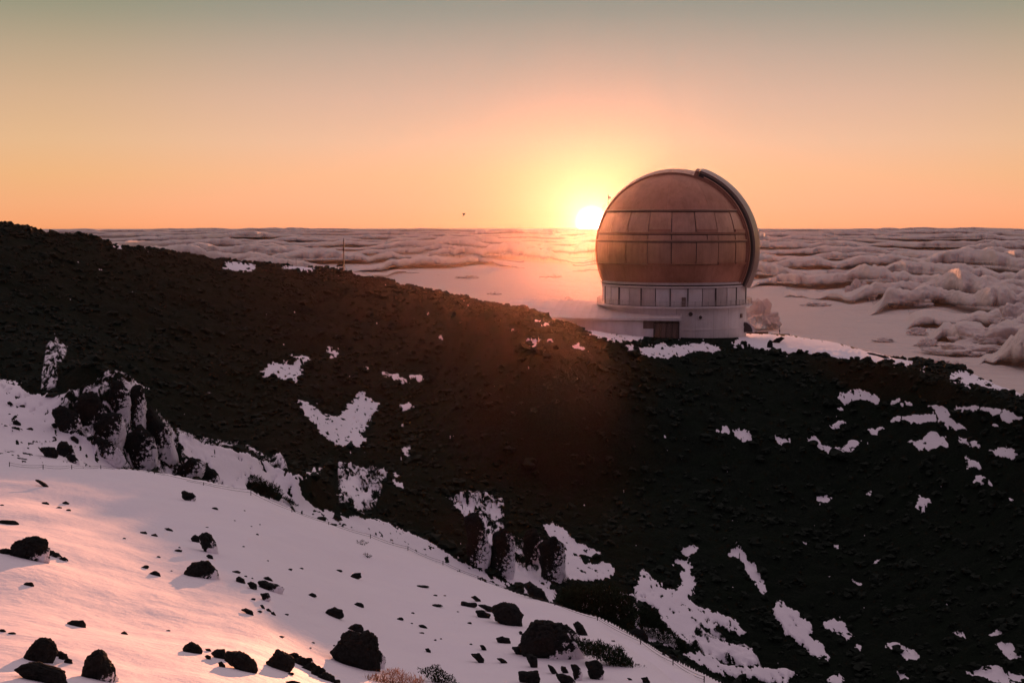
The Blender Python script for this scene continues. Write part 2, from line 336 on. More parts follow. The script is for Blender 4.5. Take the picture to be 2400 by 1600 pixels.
# ------------------------------------------------------------------ snow patches traced as outlines on the hill (photo px via crop origin and scale)
def tr(crop, pts):
    ox, oy, s = crop; return [(ox + x / s, oy + y / s) for x, y in pts]
Z1 = (1200, 380, 3.267); Z2 = (0, 500, 1.96); Z3 = (0, 780, 2.94); Z4 = (0, 1200, 2.6133); Z5 = (600, 900, 2.24); Z6 = (1200, 1100, 1.96); Z7 = (1600, 500, 2.614); Z8 = (1380, 650, 5.6); Z9 = (1200, 1300, 4.704)
SNOWP = []
for z, polys in (
 (Z7, [[(300,790),(390,735),(600,750),(760,765),(900,785),(1050,830),(1200,862),(1290,885),(1400,925),(1395,945),(1330,930),(1260,905),(1050,900),(900,870),(760,850),(640,845),(550,835),(400,790),(330,800)],
  [(1280,900),(1400,895),(1420,910),(1390,945),(1330,930)],[(1420,965),(1500,945),(1520,955),(1470,972)],[(1540,920),(1610,945),(1560,940)],
  [(1640,985),(1700,975),(1850,1010),(1950,1050),(2091,1100),(2091,1110),(1950,1085),(1830,1065),(1720,1035),(1640,1010)],
  [(945,1125),(1030,1090),(1070,1085),(1110,1110),(1160,1105),(1225,1140),(1170,1158),(1090,1135),(1000,1150),(965,1145)],
  [(1260,1155),(1330,1135),(1410,1165),(1380,1180),(1340,1158),(1290,1170)],
  [(1480,1155),(1560,1180),(1600,1220),(1640,1235),(1600,1260),(1660,1265),(1760,1330),(1700,1320),(1600,1290),(1560,1275),(1480,1275),(1440,1295),(1370,1262),(1310,1265),(1275,1225),(1330,1240),(1400,1235),(1450,1245),(1550,1240),(1555,1215),(1520,1180)],
  [(1660,1195),(1780,1180),(1870,1190),(1960,1203),(2091,1250),(2060,1260),(1990,1230),(1900,1220),(1850,1215),(1740,1208),(1690,1228)],
  [(1930,1238),(1990,1238),(2020,1264),(1960,1262)],[(1880,1272),(1950,1298),(1910,1305)],
  [(1380,1395),(1440,1400),(1490,1380),(1520,1340),(1570,1350),(1630,1420),(1610,1440),(1560,1400),(1540,1447),(1460,1447),(1420,1420)],
  [(1655,1355),(1720,1378),(1800,1388),(1830,1412),(1750,1415),(1690,1392)],[(1875,1440),(1940,1450),(1980,1430),(2060,1470),(2000,1494),(1940,1478)],
  [(1735,1455),(1780,1500),(1825,1560),(1770,1558),(1750,1510)],[(220,1340),(260,1300),(280,1320),(270,1358),(235,1360)],[(320,1350),(370,1320),(420,1370),(400,1400),(370,1408),(340,1378)],
  [(565,1362),(600,1368),(640,1392),(680,1405),(600,1412)],
  [(740,1385),(800,1380),(860,1430),(920,1435),(980,1440),(1010,1420),(1050,1370),(1080,1400),(1040,1452),(990,1452),(920,1458),(850,1452),(800,1420)],
  [(1140,1330),(1180,1310),(1250,1308),(1200,1340),(1190,1368),(1150,1350)],[(905,1290),(960,1263),(1012,1258),(965,1297),(930,1308)],[(925,1188),(990,1178),(1010,1194),(960,1202)],
  [(0,810),(80,788),(150,795),(270,840),(200,834),(100,818),(0,855)]]),
 (Z1, [[(575,1285),(700,1290),(800,1310),(950,1320),(1110,1330),(980,1360),(800,1365),(680,1355),(610,1330)],
  [(860,1390),(1000,1430),(1150,1388),(1350,1418),(1490,1378),(1650,1445),(1480,1425),(1330,1460),(1150,1493),(1010,1495),(960,1445),(900,1458)],
  [(145,1200),(230,1213),(310,1252),(230,1250)],[(280,1200),(360,1238),(300,1238)],[(0,1272),(50,1295),(0,1308)],[(120,1380),(180,1363),(200,1390),(160,1420)],[(250,1378),(300,1362),(330,1398)],[(435,1392),(500,1398),(590,1450),(520,1440)]]),
 (Z2, [[(1010,235),(1060,226),(1180,240),(1180,254),(1060,257)],[(1250,238),(1330,258),(1470,262),(1420,246),(1360,238),(1330,236),(1300,243)],[(515,150),(530,133),(570,145),(560,165)],
  [(640,172),(690,176),(660,184)],[(730,166),(760,180),(745,192)],[(480,115),(500,128),(490,135)],
  [(1200,740),(1240,710),(1220,685),(1290,700),(1330,685),(1385,693),(1392,722),(1360,772),(1300,752),(1250,747),(1210,768)],
  [(1300,633),(1380,653),(1435,675),(1400,683),(1340,658)],[(1500,622),(1520,608),(1547,640),(1540,668),(1518,642)],[(1530,585),(1575,571),(1570,592)],
  [(1740,718),(1800,738),(1872,765),(1850,773),(1760,738)],[(1870,726),(1940,748),(1930,770),(1890,748)],[(1680,703),(1700,713),(1680,720)],[(2000,568),(2045,570),(2020,583)],
  [(2110,393),(2182,410),(2150,418)],[(1835,878),(1900,873),(1870,896)]]),
 (Z5, [[(185,70),(260,90),(330,150),(440,155),(500,120),(520,75),(560,60),(600,90),(650,115),(600,150),(560,190),(590,220),(530,240),(540,280),(590,295),(570,320),(450,325),(410,300),(320,220),(260,160),(240,120)],
  [(755,93),(800,110),(830,98),(790,127)],[(750,198),(777,205),(765,221)],[(773,350),(797,323),(797,378),(778,378)],[(1010,268),(1038,275),(1030,293)],
  [(712,458),(738,468),(760,540),(757,568),(738,552),(732,500)],
  [(435,580),(460,520),(490,500),(520,490),(540,530),(545,600),(600,610),(580,620),(550,590),(530,620),(550,650),(572,685),(518,640),(508,590),(460,562)],
  [(550,468),(592,500),(578,512)],[(600,478),(662,490),(662,513)],[(543,590),(602,533),(592,618)],[(1038,598),(1098,650),(1080,668),(1043,630)],[(1090,672),(1188,628),(1130,684),(1110,688)],
  [(1238,638),(1288,690),(1260,738),(1233,710)],[(1113,703),(1170,718),(1213,740),(1170,753),(1165,793),(1138,770)],[(1208,800),(1237,810),(1227,900),(1232,980),(1208,950),(1203,850)],
  [(1330,910),(1393,1000),(1360,1033),(1323,1000)],[(1438,788),(1462,820),(1450,853)],[(1500,838),(1542,828),(1532,900),(1562,960),(1500,1013),(1488,960)],[(850,608),(877,633)],
  [(1505,740),(1600,745),(1620,790),(1680,850),(1792,880),(1792,905),(1700,890),(1660,905),(1720,960),(1792,985),(1792,1010),(1620,1015),(1610,960),(1600,850),(1540,790)],
  [(1350,990),(1480,1000),(1580,1070),(1560,1160),(1400,1080),(1340,1040)]]),
 (Z6, [[(140,255),(220,262),(260,330),(330,365),(400,385),(410,410),(300,385),(290,400),(350,440),(440,435),(468,495),(330,500),(245,500),(235,430),(240,370),(180,300)],
  [(735,346),(790,375),(835,353),(860,382),(800,397)],
  [(740,420),(800,415),(825,450),(815,490),(840,520),(820,580),(830,620),(880,625),(940,690),(940,730),(840,710),(830,760),(870,770),(1000,800),(1080,800),(1140,870),(1050,880),(1000,830),(930,850),(870,820),(790,780),(700,690),(680,620),(600,590),(560,540),(590,490),(600,450),(640,500),(700,550),(770,545),(790,500),(780,450)],
  [(545,590),(580,640),(580,700),(550,680)],[(940,660),(980,655),(1080,740),(1050,745),(980,700)],
  [(1005,380),(1060,395),(1110,450),(1168,550),(1140,577),(1130,530),(1080,480),(1070,430),(998,410)],
  [(1210,580),(1300,640),(1390,740),(1330,720),(1350,750),(1430,810),(1472,882),(1400,842),(1300,752),(1230,682),(1198,640),(1192,618),(1260,660)],
  [(1430,683),(1510,693),(1572,780),(1520,764),(1458,722)],[(1575,788),(1612,810),(1600,843)],[(1720,798),(1770,793),(1832,840),(1867,887),(1830,892),(1790,842),(1738,833)],
  [(1773,913),(1832,970),(1800,978)],[(1410,113),(1452,130),(1440,168),(1408,140)],[(1623,108),(1643,120),(1630,133)],[(1858,170),(1900,118),(1918,125),(1897,160),(1902,193),(1868,187)],
  [(2120,28),(2150,18),(2213,70),(2150,62)],[(2278,123),(2308,130),(2290,148)],[(1458,348),(1503,350),(1480,371)],[(1318,338),(1363,355),(1342,365)],[(1658,430),(1692,413),(1682,443)],
  [(1578,498),(1602,530),(1590,558)],[(2218,798),(2282,803),(2352,880),(2290,882)],[(2070,928),(2200,913),(2352,960),(2352,980),(2180,972)],[(2020,748),(2062,743),(2088,788)],[(2178,770),(2242,733),(2252,762)],
  [(740,830),(900,858),(1000,898),(1100,903),(1280,898),(1312,915),(1240,962),(1130,932),(950,922),(800,852)],[(1440,938),(1480,933),(1532,977),(1470,972)],
  [(0,430),(60,470),(180,540),(200,600),(120,560),(0,520)],[(610,715),(720,755),(775,812),(700,792),(610,772)]]),
 (Z3, [[(-60,310),(90,330),(180,390),(270,425),(400,410),(420,470),(360,520),(370,600),(450,680),(560,760),(700,860),(850,925),(850,990),(-60,960)],
  [(1230,650),(1300,740),(1450,800),(1560,780),(1750,850),(1850,930),(2000,980),(2230,930),(2180,960),(2040,1000),(2040,1060),(2100,1150),(2352,1290),(2352,1400),(1800,1200),(1450,1080),(1490,1000),(1440,880),(1280,860)],
  [(910,345),(985,350),(975,400),(920,410)]]),
 (Z5, [[(0,390),(100,430),(210,490),(215,560),(290,650),(400,700),(560,715),(640,700),(780,770),(900,820),(1000,900),(1130,970),(1300,1040),(1300,1070),(1000,990),(700,900),(400,760),(0,650)]])):
    SNOWP += [tr(z, p) for p in polys]
HOLES = [tr(Z5, [(330,155),(450,165),(380,188)]), tr(Z6, [(640,470),(700,430),(770,440),(790,500),(740,540),(690,530)]), tr(Z6, [(280,400),(330,395),(400,420),(360,445),(300,430)]),
         tr(Z8, [(975,920),(1040,925),(1130,975),(1100,990),(1000,970)]), tr(Z3, [(1630,990),(1800,1000),(1940,1080),(2050,1190),(1950,1150),(1730,1080)])]
RIMEP = [tr(Z3, [(350,520),(400,430),(520,380),(700,300),(780,250),(900,320),(990,370),(1000,500),(1100,570),(1230,700),(1400,860),(1480,900),(1490,1000),(1250,1010),(880,930),(650,850),(480,720),(370,600)]),
         tr(Z3, [(280,320),(320,130),(390,40),(420,80),(470,130),(400,230),(380,320),(340,350)]), tr(Z3, [(1200,640),(1400,720),(1700,800),(1960,860),(2000,960),(1850,930),(1700,850),(1500,800),(1300,760)]),
         tr(Z5, [(1000,600),(1300,630),(1300,800),(1600,830),(1640,1060),(1500,1030),(1200,960),(1180,760)]), tr(Z6, [(430,560),(560,560),(600,760),(420,700),(300,660)]),
         tr(Z6, [(850,700),(1100,790),(1160,880),(900,860),(800,800)]), tr(Z5, [(430,440),(700,440),(660,560),(610,640),(440,620)])]
RW, RH = 1600, 1100                                             # raster over u -100..2500, v 450..1650
def rast(polys, holes=()):
    a = np.zeros((RH, RW), np.float32)
    for val, ps in ((1, polys), (0, holes)):
        for p in ps:
            q = np.array([((u + 100) / 2600 * RW, (v - 450) / 1200 * RH) for u, v in p])
            if len(q) < 3: q = np.vstack([q, q[-1] + (2, -2)])
            x0, x1 = int(max(q[:, 0].min() - 1, 0)), int(min(q[:, 0].max() + 2, RW)); y0, y1 = int(max(q[:, 1].min() - 1, 0)), int(min(q[:, 1].max() + 2, RH))
            if x1 <= x0 or y1 <= y0: continue
            X, Y = np.meshgrid(np.arange(x0, x1) + .5, np.arange(y0, y1) + .5); ins = np.zeros(X.shape, bool)
            for i in range(len(q)):
                xa, ya = q[i]; xb, yb = q[(i + 1) % len(q)]
                if ya == yb: continue
                ins ^= ((ya > Y) != (yb > Y)) & (X < (xb - xa) * (Y - ya) / (yb - ya) + xa)
            a[y0:y1, x0:x1][ins] = val
    return a
def blur(a, n):
    for _ in range(n):
        a = (np.roll(a, 1, 0) + a + np.roll(a, -1, 0)) / 3; a = (np.roll(a, 1, 1) + a + np.roll(a, -1, 1)) / 3
    return a
SMASK = blur(rast(SNOWP, HOLES), 3); PMASK = blur(rast(RIMEP), 5)
def samp(a, u, v):
    x = np.clip((u + 100) / 2600 * RW - .5, 0, RW - 1.001); y = np.clip((v - 450) / 1200 * RH - .5, 0, RH - 1.001)
    i, j = x.astype(int), y.astype(int); fx, fy = x - i, y - j
    r = (a[j, i] * (1 - fx) + a[j, i + 1] * fx) * (1 - fy) + (a[j + 1, i] * (1 - fx) + a[j + 1, i + 1] * fx) * fy
    return np.where((u < -95) | (u > 2495) | (v < 452) | (v > 1645), 0, r)

# ------------------------------------------------------------------ terrain: one sheet in polar rows round the viewpoint
# each knot curve: control points (u, distance r, picture row v); the ground profile runs through them
S = {}
K = []
def knot(pts, sm=14): K.append((np.array([p[0] for p in pts], float), np.array([p[1] for p in pts], float), np.array([p[2] for p in pts], float), sm))
knot([(-500,37.5,1640),(0,37.5,1600),(600,44,1600),(850,53,1600),(1000,57,1600),(1300,58,1605),(1600,53.75,1660),(2000,47.5,1800),(2400,41.25,1900),(2900,40,1950)], 30)
knot([(-500,75,1240),(0,75,1228),(600,79,1300),(850,86,1368),(1000,86,1400),(1300,77,1478),(1500,67.5,1545),(1700,62.5,1640),(2000,55,1760),(2400,50,1850),(2900,47.5,1900)], 30)
knot([(-500,125,1086),(0,125,1090),(200,125,1093),(300,125,1096),(400,123.75,1112),(500,121.25,1134),(590,120,1155),(700,117.5,1192),(790,113.75,1225),(870,111.25,1255),(960,107.5,1285),(1040,103.75,1317),(1120,101.25,1350),(1200,97.5,1380),(1290,93.75,1412),(1350,91.25,1438),(1430,87.5,1464),(1500,82.5,1500),(1580,78.75,1545),(1640,76.25,1575),(1700,72.5,1604),(1850,65,1690),(2400,57.5,1850),(2900,57.5,1900)], 5)
knot([(-500,134.2,1088),(0,134.2,1092),(250,134.2,1098),(400,134.2,1160),(590,131.76,1210),(870,122,1330),(1200,109.8,1480),(1430,100.04,1550),(1700,87.84,1690),(2400,73.2,1900),(2900,73.2,1950)], 14)
knot([(-500,150,1030),(0,150,1030),(150,150,1055),(250,152,1105),(400,157,1135),(500,159,1142),(590,164,1135),(700,166,1200),(870,171,1262),(1000,174,1320),(1100,174,1365),(1200,174,1400),(1300,171,1440),(1430,171,1500),(1600,171,1580),(1700,171,1615),(2000,176,1650),(2400,171,1630),(2900,171,1650)], 8)
knot([(-500,174,880),(0,172,885),(130,171,870),(190,168,830),(250,166,862),(290,166,880),(330,166,905),(360,167,960),(400,167,1005),(480,168,1036),(560,171,1043),(640,176,1064),(700,172,1100),(800,194,1140),(1000,194,1230),(1300,199,1300),(1600,199,1370),(2000,204,1400),(2400,194,1370),(2900,194,1380)], 4)
knot([(-500,192,925),(0,192,930),(190,190,905),(250,190,950),(330,195,1010),(400,198,1070),(560,205,1100),(700,197,1085),(800,217,1080),(1300,227,1150),(1600,224,1180),(2000,227,1190),(2400,210,1190),(2900,210,1200)], 10)
knot([(-500,270,720),(0,270,730),(400,285,810),(800,300,850),(1000,285,880),(1130,248,900),(1300,236,930),(1600,248,960),(2000,250,970),(2400,220,1040),(2900,215,1080)], 20)
knot([(-500,345,505),(0,345,540),(130,350,566),(300,358,598),(545,372,630),(800,385,652),(950,368,682),(1060,335,710),(1130,290,722),(1180,266,738),(1265,260,762),(1330,264,778),(1400,272,788),(1500,279,795),(1600,280,800),(1700,280,805),(1760,281,806),(1810,283,816),(1900,280,822),(1960,272,832),(2030,262,848),(2100,255,857),(2200,246,884),(2300,236,912),(2400,226,948),(2900,215,1060)], 3)
knot([(-500,362,455),(0,362,522),(60,364,536),(130,368,548),(200,372,554),(245,374,561),(300,376,580),(400,383,591),(480,387,603),(545,390,612),(620,393,617),(690,398,622),(760,402,630),(803,402,638),(850,400,653),(905,395,653),(950,385,668),(1010,375,683),(1060,352,693),(1130,305,710),(1180,284,718),(1230,278,726),(1265,278,738),(1290,279,750),(1330,281,765),(1400,284,777),(1450,300,780),(1500,327,780),(1700,327,779),(1790,327,781),(1860,324,787),(1950,316,800),(2050,300,826),(2100,290,836),(2150,280,840),(2240,265,862),(2300,254,888),(2400,238,928),(2900,225,1040)], 3)
AZD = 22.0
az = np.concatenate([np.arange(-180, -AZD, 2.0), np.linspace(-AZD, AZD, 1080), np.arange(AZD + 1, 180.1, 2.0)])
azr = np.radians(np.clip(az, -AZD - 2, AZD + 2)); NC = len(az)
def v2z(a, r, v):                                              # ground point at azimuth a, distance r seen on picture row v
    cy = (800 - v) / F_PX; return r * np.cos(a) / (CP + cy * SP) * (-SP + cy * CP)
def proj(x, y, z):
    dep = y * CP - z * SP; return 1200 + F_PX * x / dep, 800 - F_PX * (y * SP + z * CP) / dep
def smooth1(a, n):
    if n < 1: return a
    k = np.exp(-.5 * (np.arange(-3 * n, 3 * n + 1) / n) ** 2); k /= k.sum()
    return np.convolve(np.pad(a, 3 * n, mode='edge'), k, 'valid')
kr, kz = [np.zeros(NC), np.full(NC, 12.0)], [np.full(NC, -1.75), np.full(NC, -5.0)]
fine = np.radians(np.linspace(-26, 26, 1600))
for us, rs, vs, sm in K:
    v = np.full(fine.shape, 900.0)
    for _ in range(4):
        cy = (800 - v) / F_PX; u = 1200 + F_PX * np.tan(fine) * (CP + cy * SP); v = np.interp(u, us, vs)
    r = np.interp(u, us, rs); z = v2z(fine, r, v)
    z = smooth1(z, sm); r = smooth1(r, sm)
    kr.append(np.interp(azr, fine, r)); kz.append(np.interp(azr, fine, z))
kr.append(kr[-1] + 55); kz.append(kz[-1] - 16)
kr.append(np.full(NC, 620.0)); kz.append(np.full(NC, -150.0))
kr = np.array(kr).T; kz = np.array(kz).T
# all the way round: fade both ends of the profile to their mean behind the viewpoint
t_ = np.clip((np.abs(az) - 40) / 140, 0, 1)[:, None]; mr, mz = (kr[0] + kr[-1]) / 2, (kz[0] + kz[-1]) / 2
kr = kr * (1 - t_) + mr * t_; kz = kz * (1 - t_) + mz * t_
def pchip(X, Y, xq):
    h = np.diff(X, axis=1); dl = np.diff(Y, axis=1) / h; m = np.zeros_like(Y)
    w1 = 2 * h[:, 1:] + h[:, :-1]; w2 = h[:, 1:] + 2 * h[:, :-1]
    with np.errstate(divide='ignore', invalid='ignore'): hm = (w1 + w2) / (w1 / dl[:, :-1] + w2 / dl[:, 1:])
    m[:, 1:-1] = np.where(dl[:, :-1] * dl[:, 1:] > 0, hm, 0); m[:, 0] = dl[:, 0]; m[:, -1] = dl[:, -1]
    out = np.empty_like(xq)
    for i in range(len(X)):
        k = np.clip(np.searchsorted(X[i], xq[i], 'right') - 1, 0, X.shape[1] - 2); t = (xq[i] - X[i, k]) / h[i, k]; hh = h[i, k]
        out[i] = (2*t**3 - 3*t**2 + 1) * Y[i, k] + (t**3 - 2*t**2 + t) * hh * m[i, k] + (-2*t**3 + 3*t**2) * Y[i, k + 1] + (t**3 - t**2) * hh * m[i, k + 1]
    return out
ND = 1400
rd = np.geomspace(1.0, 619.9, ND)[None, :].repeat(NC, 0)
zd = pchip(kr, kz, rd)
yd = rd * np.cos(azr)[:, None]; _, vd = proj(0, yd, zd)
dv = np.diff(vd, axis=1); wgt = np.where(dv < 0, -dv, -dv * .0) * (rd[:, 1:] > 24) + np.minimum(np.abs(dv), 4) * .12 + np.diff(rd, axis=1) * .05
NR = 530
cum = np.concatenate([np.zeros((NC, 1)), np.cumsum(wgt, axis=1)], 1); cum /= cum[:, -1:]
cum = np.stack([smooth1(cum[:, j], 3) if False else cum[:, j] for j in range(ND)], 1)
q = np.linspace(0, 1, NR); TR = np.array([np.interp(q, cum[i], rd[i]) for i in range(NC)])
TZ = pchip(kr, kz, TR)
A = np.radians(az)[:, None]
TX, TY = TR * np.sin(A), TR * np.cos(A)
U0, V0 = proj(TX, np.where(TY > 5, TY, 5.0), TZ)
edge_r = kr[:, 4][:, None]
near = 1 - sst(TR, edge_r + 7, edge_r + 14)
wu_ = fbm2(TX / 1.9, TR / 4.2, 5, 601, .62); wv_ = fbm2(TX / 1.9 + 9, TR / 4.2, 5, 607, .62)
snow = samp(SMASK, U0 + 22 * wu_, V0 + 13 * wv_)
WIDE = blur(SMASK, 60); halo = samp(WIDE, U0, V0)
snow = np.maximum(snow, sst(halo * 1.75 + 1.25 * fbm2(TX / 1.1, TR / 3.4, 5, 613, .6), .62, .72) * .9)
snow = snow * (1 - .9 * sst(fbm2(TX / 1.0, TR / 2.2, 4, 617, .6), .22, .34) * (1 - sst(U0, 1740, 1770) * (V0 < 850) * (U0 < 2140)))
rime = samp(PMASK, U0, V0) * (1 - near)
infr = (np.abs(az) < 25)[:, None]
rnd = fbm2(TX / 9, TY / 9, 4, 5)
snow = np.where(infr & (U0 > -95) & (U0 < 2495), snow, sst(rnd, .12, .3))
snow = snow + sst(fbm2(TX / 4.0, TY / 4.0, 4, 77), .50, .66) * .5 * (1 - near)
snow = np.maximum(snow, near * 1.0)
# the dark side: fine broken edges of the patches
snow = np.clip(snow, 0, 1)
soft = np.clip(snow, 0, 1)
lump = fbm2(TX / 3.2, TY / 3.2, 5, 11, .55)
big = fbm2(TX / 22, TY / 22, 4, 21)
rid = 1 - np.abs(fbm2(TX / 6.5 + TY / 14, TY / 6.5, 5, 31, .55)) * 2.4
far = 1 - near
beyond = sst(TR, kr[:, 4][:, None] + 10, kr[:, 4][:, None] + 28)
hillr = beyond * (1 - .75 * soft)
crestk = kr[:, 11][:, None]
dampd = 1 - .75 * np.exp(-((TR - crestk + 14) / 40) ** 2)      # keep the skyline where it was drawn
terr = ((TX > 12) & (TX < 75) & (TR > 284) & (TR < 345)); flat_ = np.where(terr, .12, 1.0)
TZ = TZ + hillr * flat_ * (lump * .8 + big * 2.2 * dampd + rime * (rid - .5) * 1.9)
nx, ny = TX, TY
TZ = TZ + near * (.42 * fbm2(nx / 15, ny / 15, 2, 45) + .26 * fbm2(nx / 7, ny / 7, 3, 41) + .035 * fbm2(nx / 1.6, ny / 2.4, 3, 43)) * sst(TR, 14, 26)
TZ = TZ + soft * beyond * .10 * fbm2(nx / 3, ny / 3, 3, 47)
# ski-track like groove running along the edge of the near snow, low right
uu, vv = U0, V0
gline = np.interp(uu, [1380, 1430, 1500, 1560, 1620, 1680], [1452, 1475, 1515, 1558, 1598, 1640])
TZ = TZ - near * .35 * np.exp(-((vv - gline - 6) / 9) ** 2) * sst(uu, 1400, 1470)
idx = np.arange(NC * NR).reshape(NC, NR)
fc = np.stack([idx[:-1, :-1], idx[1:, :-1], idx[1:, 1:], idx[:-1, 1:]], -1).reshape(-1, 4)
me = mesh_np('ground', np.stack([TX, TY, TZ], -1), fc[:, ::-1])
for nm, arr in (('snow', soft), ('rime', rime)):
    a = me.attributes.new(nm, 'FLOAT', 'POINT'); a.data.foreach_set('value', arr.astype(np.float32).ravel())
link('ground', me, M_GROUND, kind='structure')
GU, GV = proj(TX, np.where(TY > 5, TY, 5.0), TZ)
def ground_z(x, y):
    a = math.degrees(math.atan2(x, y)); r = math.hypot(x, y); i = min(max(np.searchsorted(az, a) - 1, 0), NC - 2); f = (a - az[i]) / (az[i + 1] - az[i])
    return (1 - f) * np.interp(r, TR[i], TZ[i]) + f * np.interp(r, TR[i + 1], TZ[i + 1])
def place(u, v, rmin=20, rmax=1e9):
    """where the line of sight through photo pixel (u,v) meets the ground"""
    dr = ray(u, v); a = math.degrees(math.atan2(dr[0], dr[1])); i = int(np.argmin(np.abs(az - a)))
    ok = (TR[i] > rmin) & (TR[i] < rmax); js = np.where(ok)[0]; vs = GV[i, js]
    hit = np.where(vs <= v)[0]; j = js[hit[0]] if len(hit) else js[int(np.argmin(vs))]
    r = TR[i, j]; x, y = r * math.sin(math.radians(a)), r * math.cos(math.radians(a))
    return np.array([x, y, ground_z(x, y)])
def m_per_px(p): return (p[1] * CP - p[2] * SP) / F_PX

# ------------------------------------------------------------------ sea of clouds below the mountain
CZ = -780.0; km = 1000.0
caz = np.concatenate([np.arange(-180, -22, 2.0), np.linspace(-21.5, 21.5, 860), np.arange(23, 180.1, 2.0)])
def billow(x, y, o, s):
    t = 0; a = 1; n = 0
    for i in range(o):
        t = t + a * np.abs(gn2(x, y, s + 19 * i)); n += a; a *= .52; x = x * 2.05 + 3; y = y * 2.05 + 9
    return t / n
UC = 1200 + caz * 58.17                                        # azimuth in photo pixels, a handy unit for cloud widths
# rolls of cloud lie one behind the other; ph counts them, sp is their spacing as seen from the summit
def ph_to_v(p): return 538.6 + (np.exp(.155 * p) - 1) / .05
def sp_of(v): return 3.1 + .155 * np.maximum(v - 538, 0)
vbU = np.interp(UC, [-300, 200, 900, 1250, 1500, 1800, 2050, 2200, 2400, 2900], [652, 648, 636, 618, 632, 672, 720, 800, 880, 900])
NK = 21
rowsR, rowsZ, rowsD = [], [], []
def v_to_r(v): return abs(CZ) / ((v - 521) / F_PX)
def foot(k):
    w_ = 1.5 * fbm2(UC / 420, np.full_like(UC, k * .33), 3, 401) + .34 * fbm2(UC / 95, np.full_like(UC, k * .55), 3, 403, .55) + .16 * np.abs(gn2(UC / 34, np.full_like(UC, k * .9), 405))
    return ph_to_v(np.maximum(k + w_, 0.0 + .02 * k))
feet = [foot(k) for k in range(NK + 1)]
for k in range(NK, -1, -1):                                    # keep the order near -> far
    if k < NK: feet[k] = np.minimum(feet[k], feet[k + 1] - .35 * (sp_of(feet[k + 1])) * .6)
for v in np.linspace(1900, 1300, 8):
    rowsR.append(v_to_r(np.full_like(UC, v))); rowsZ.append(np.zeros_like(UC)); rowsD.append(np.ones_like(UC))
for k in range(NK, 0, -1):
    v0, v1 = feet[k], feet[k - 1]; r0 = v_to_r(v0); r1 = v_to_r(v1); mpp = r0 / F_PX; spx = sp_of(v0)
    M_ = sst(vbU - v0 + 22 * fbm2(UC / 160, np.full_like(UC, k * .5), 3, 466), -16, 20); M_ = np.where(np.abs(caz) > 24, .8, M_)
    kk = np.full_like(UC, k * 1.0)
    a = .80 + .85 * gn2(UC / 260, kk * 3.37 + .5, 411) + .28 * gn2(UC / 95, kk * 5.1 + .5, 413)
    lob = 1 - .26 * (1 - np.abs(gn2(UC / 90, kk * 2.3 + .3, 415)) * 1.5) ** 2
    h = (np.clip(a, .10, 1.5)) * np.clip(lob, .3, 1) * spx * 2.1 * mpp * M_; h = np.maximum(h - .03 * spx * mpp, 0); hr = h + 4.0
    und = 0.0
    NF, NB = 14, 7
    for i in range(NF):                                        # bulging front
        t = i / (NF - 1); an = t * math.pi / 2
        lump = fbm2(UC / 70, kk * 7.7 + t * (.5 + spx * .04), 4, 421, .45) * .6 + (billow(UC / 46, kk * 7.7 + t * (.5 + spx * .055), 4, 424) - .28) * .6; lump2 = (billow(UC / 15, kk * 9.1 + t * (1.5 + spx * .12), 3, 431) - .28)
        out = h * (.46 * lump + .30 * lump2) * math.sin(min(t * 2.2, 1) * math.pi / 2)
        rowsR.append(r0 + hr * (1.05 - 1.05 * math.cos(an) - .27 * math.sin(an * 2)) - out * math.cos(an * .9) * 1.2 + (hr - h) * 1.5 * t)
        rowsD.append(1 - sst(h / (spx * mpp), .02, .15) * (1 - sst(np.array(t), -.05, .62)))
        rowsZ.append(h * math.sin(an) ** .9 + out * math.sin(an * .9) * .6 + und)
    ztop, rtop = rowsZ[-1], rowsR[-1]
    rn = np.maximum(r1, rtop + 2.0)
    for i in range(1, NB + 1):                                 # long back slope, rolling
        t = i / (NB + .4); rr_ = rtop + (rn - rtop) * t
        zz_ = ztop * (1 - sst(np.array(t), .15, 1.05) * .95) + h * .30 * (billow(UC / 44, kk * 4.1 + t * 2.2, 4, 441) - .28) * math.sin(math.pi * min(t * 1.3, 1)) + (und - 15) * sst(np.array(t), 0, 1) * .0
        rowsR.append(rr_); rowsZ.append(zz_); rowsD.append(1 - sst(h / (spx * mpp), .02, .15) * sst(np.array(t), .35, 1.0))
rowsR.append(v_to_r(np.full_like(UC, 538.0)) * 1.1); rowsZ.append(np.zeros_like(UC)); rowsD.append(np.ones_like(UC))
CR = np.array(rowsR).T; CH = np.array(rowsZ).T; CA = np.radians(caz)[:, None]
CX, CY = CR * np.sin(CA), CR * np.cos(CA)
ci = np.arange(CX.size).reshape(CX.shape)
fc = np.stack([ci[:-1, :-1], ci[1:, :-1], ci[1:, 1:], ci[:-1, 1:]], -1).reshape(-1, 4)
_me = mesh_np('sea_of_clouds', np.stack([CX, CY, CZ + CH], -1), fc[:, ::-1])
_a = _me.attributes.new('cloud_thickness', 'FLOAT', 'POINT'); _a.data.foreach_set('value', np.array(rowsD).T.astype(np.float32).ravel())
link('sea_of_clouds', _me, M_CLOUD_ROLL, kind='structure')
_r = np.geomspace(1500, 175000, 40); _t = np.radians(np.arange(0, 360, 3)); _n = len(_t)      # the even deck under the rolls
_v = np.stack([_r[:, None] * np.sin(_t), _r[:, None] * np.cos(_t), np.full((40, _n), CZ - 6)], -1); _i = np.arange(40 * _n).reshape(40, _n)
link('cloud_deck', mesh_np('cloud_deck', _v, np.stack([_i[:-1], np.roll(_i, -1, 1)[:-1], np.roll(_i, -1, 1)[1:], _i[1:]], -1).reshape(-1, 4)), M_CLOUD, kind='structure')
_bm = bmesh.new(); bmesh.ops.create_icosphere(_bm, subdivisions=6, radius=1.0)
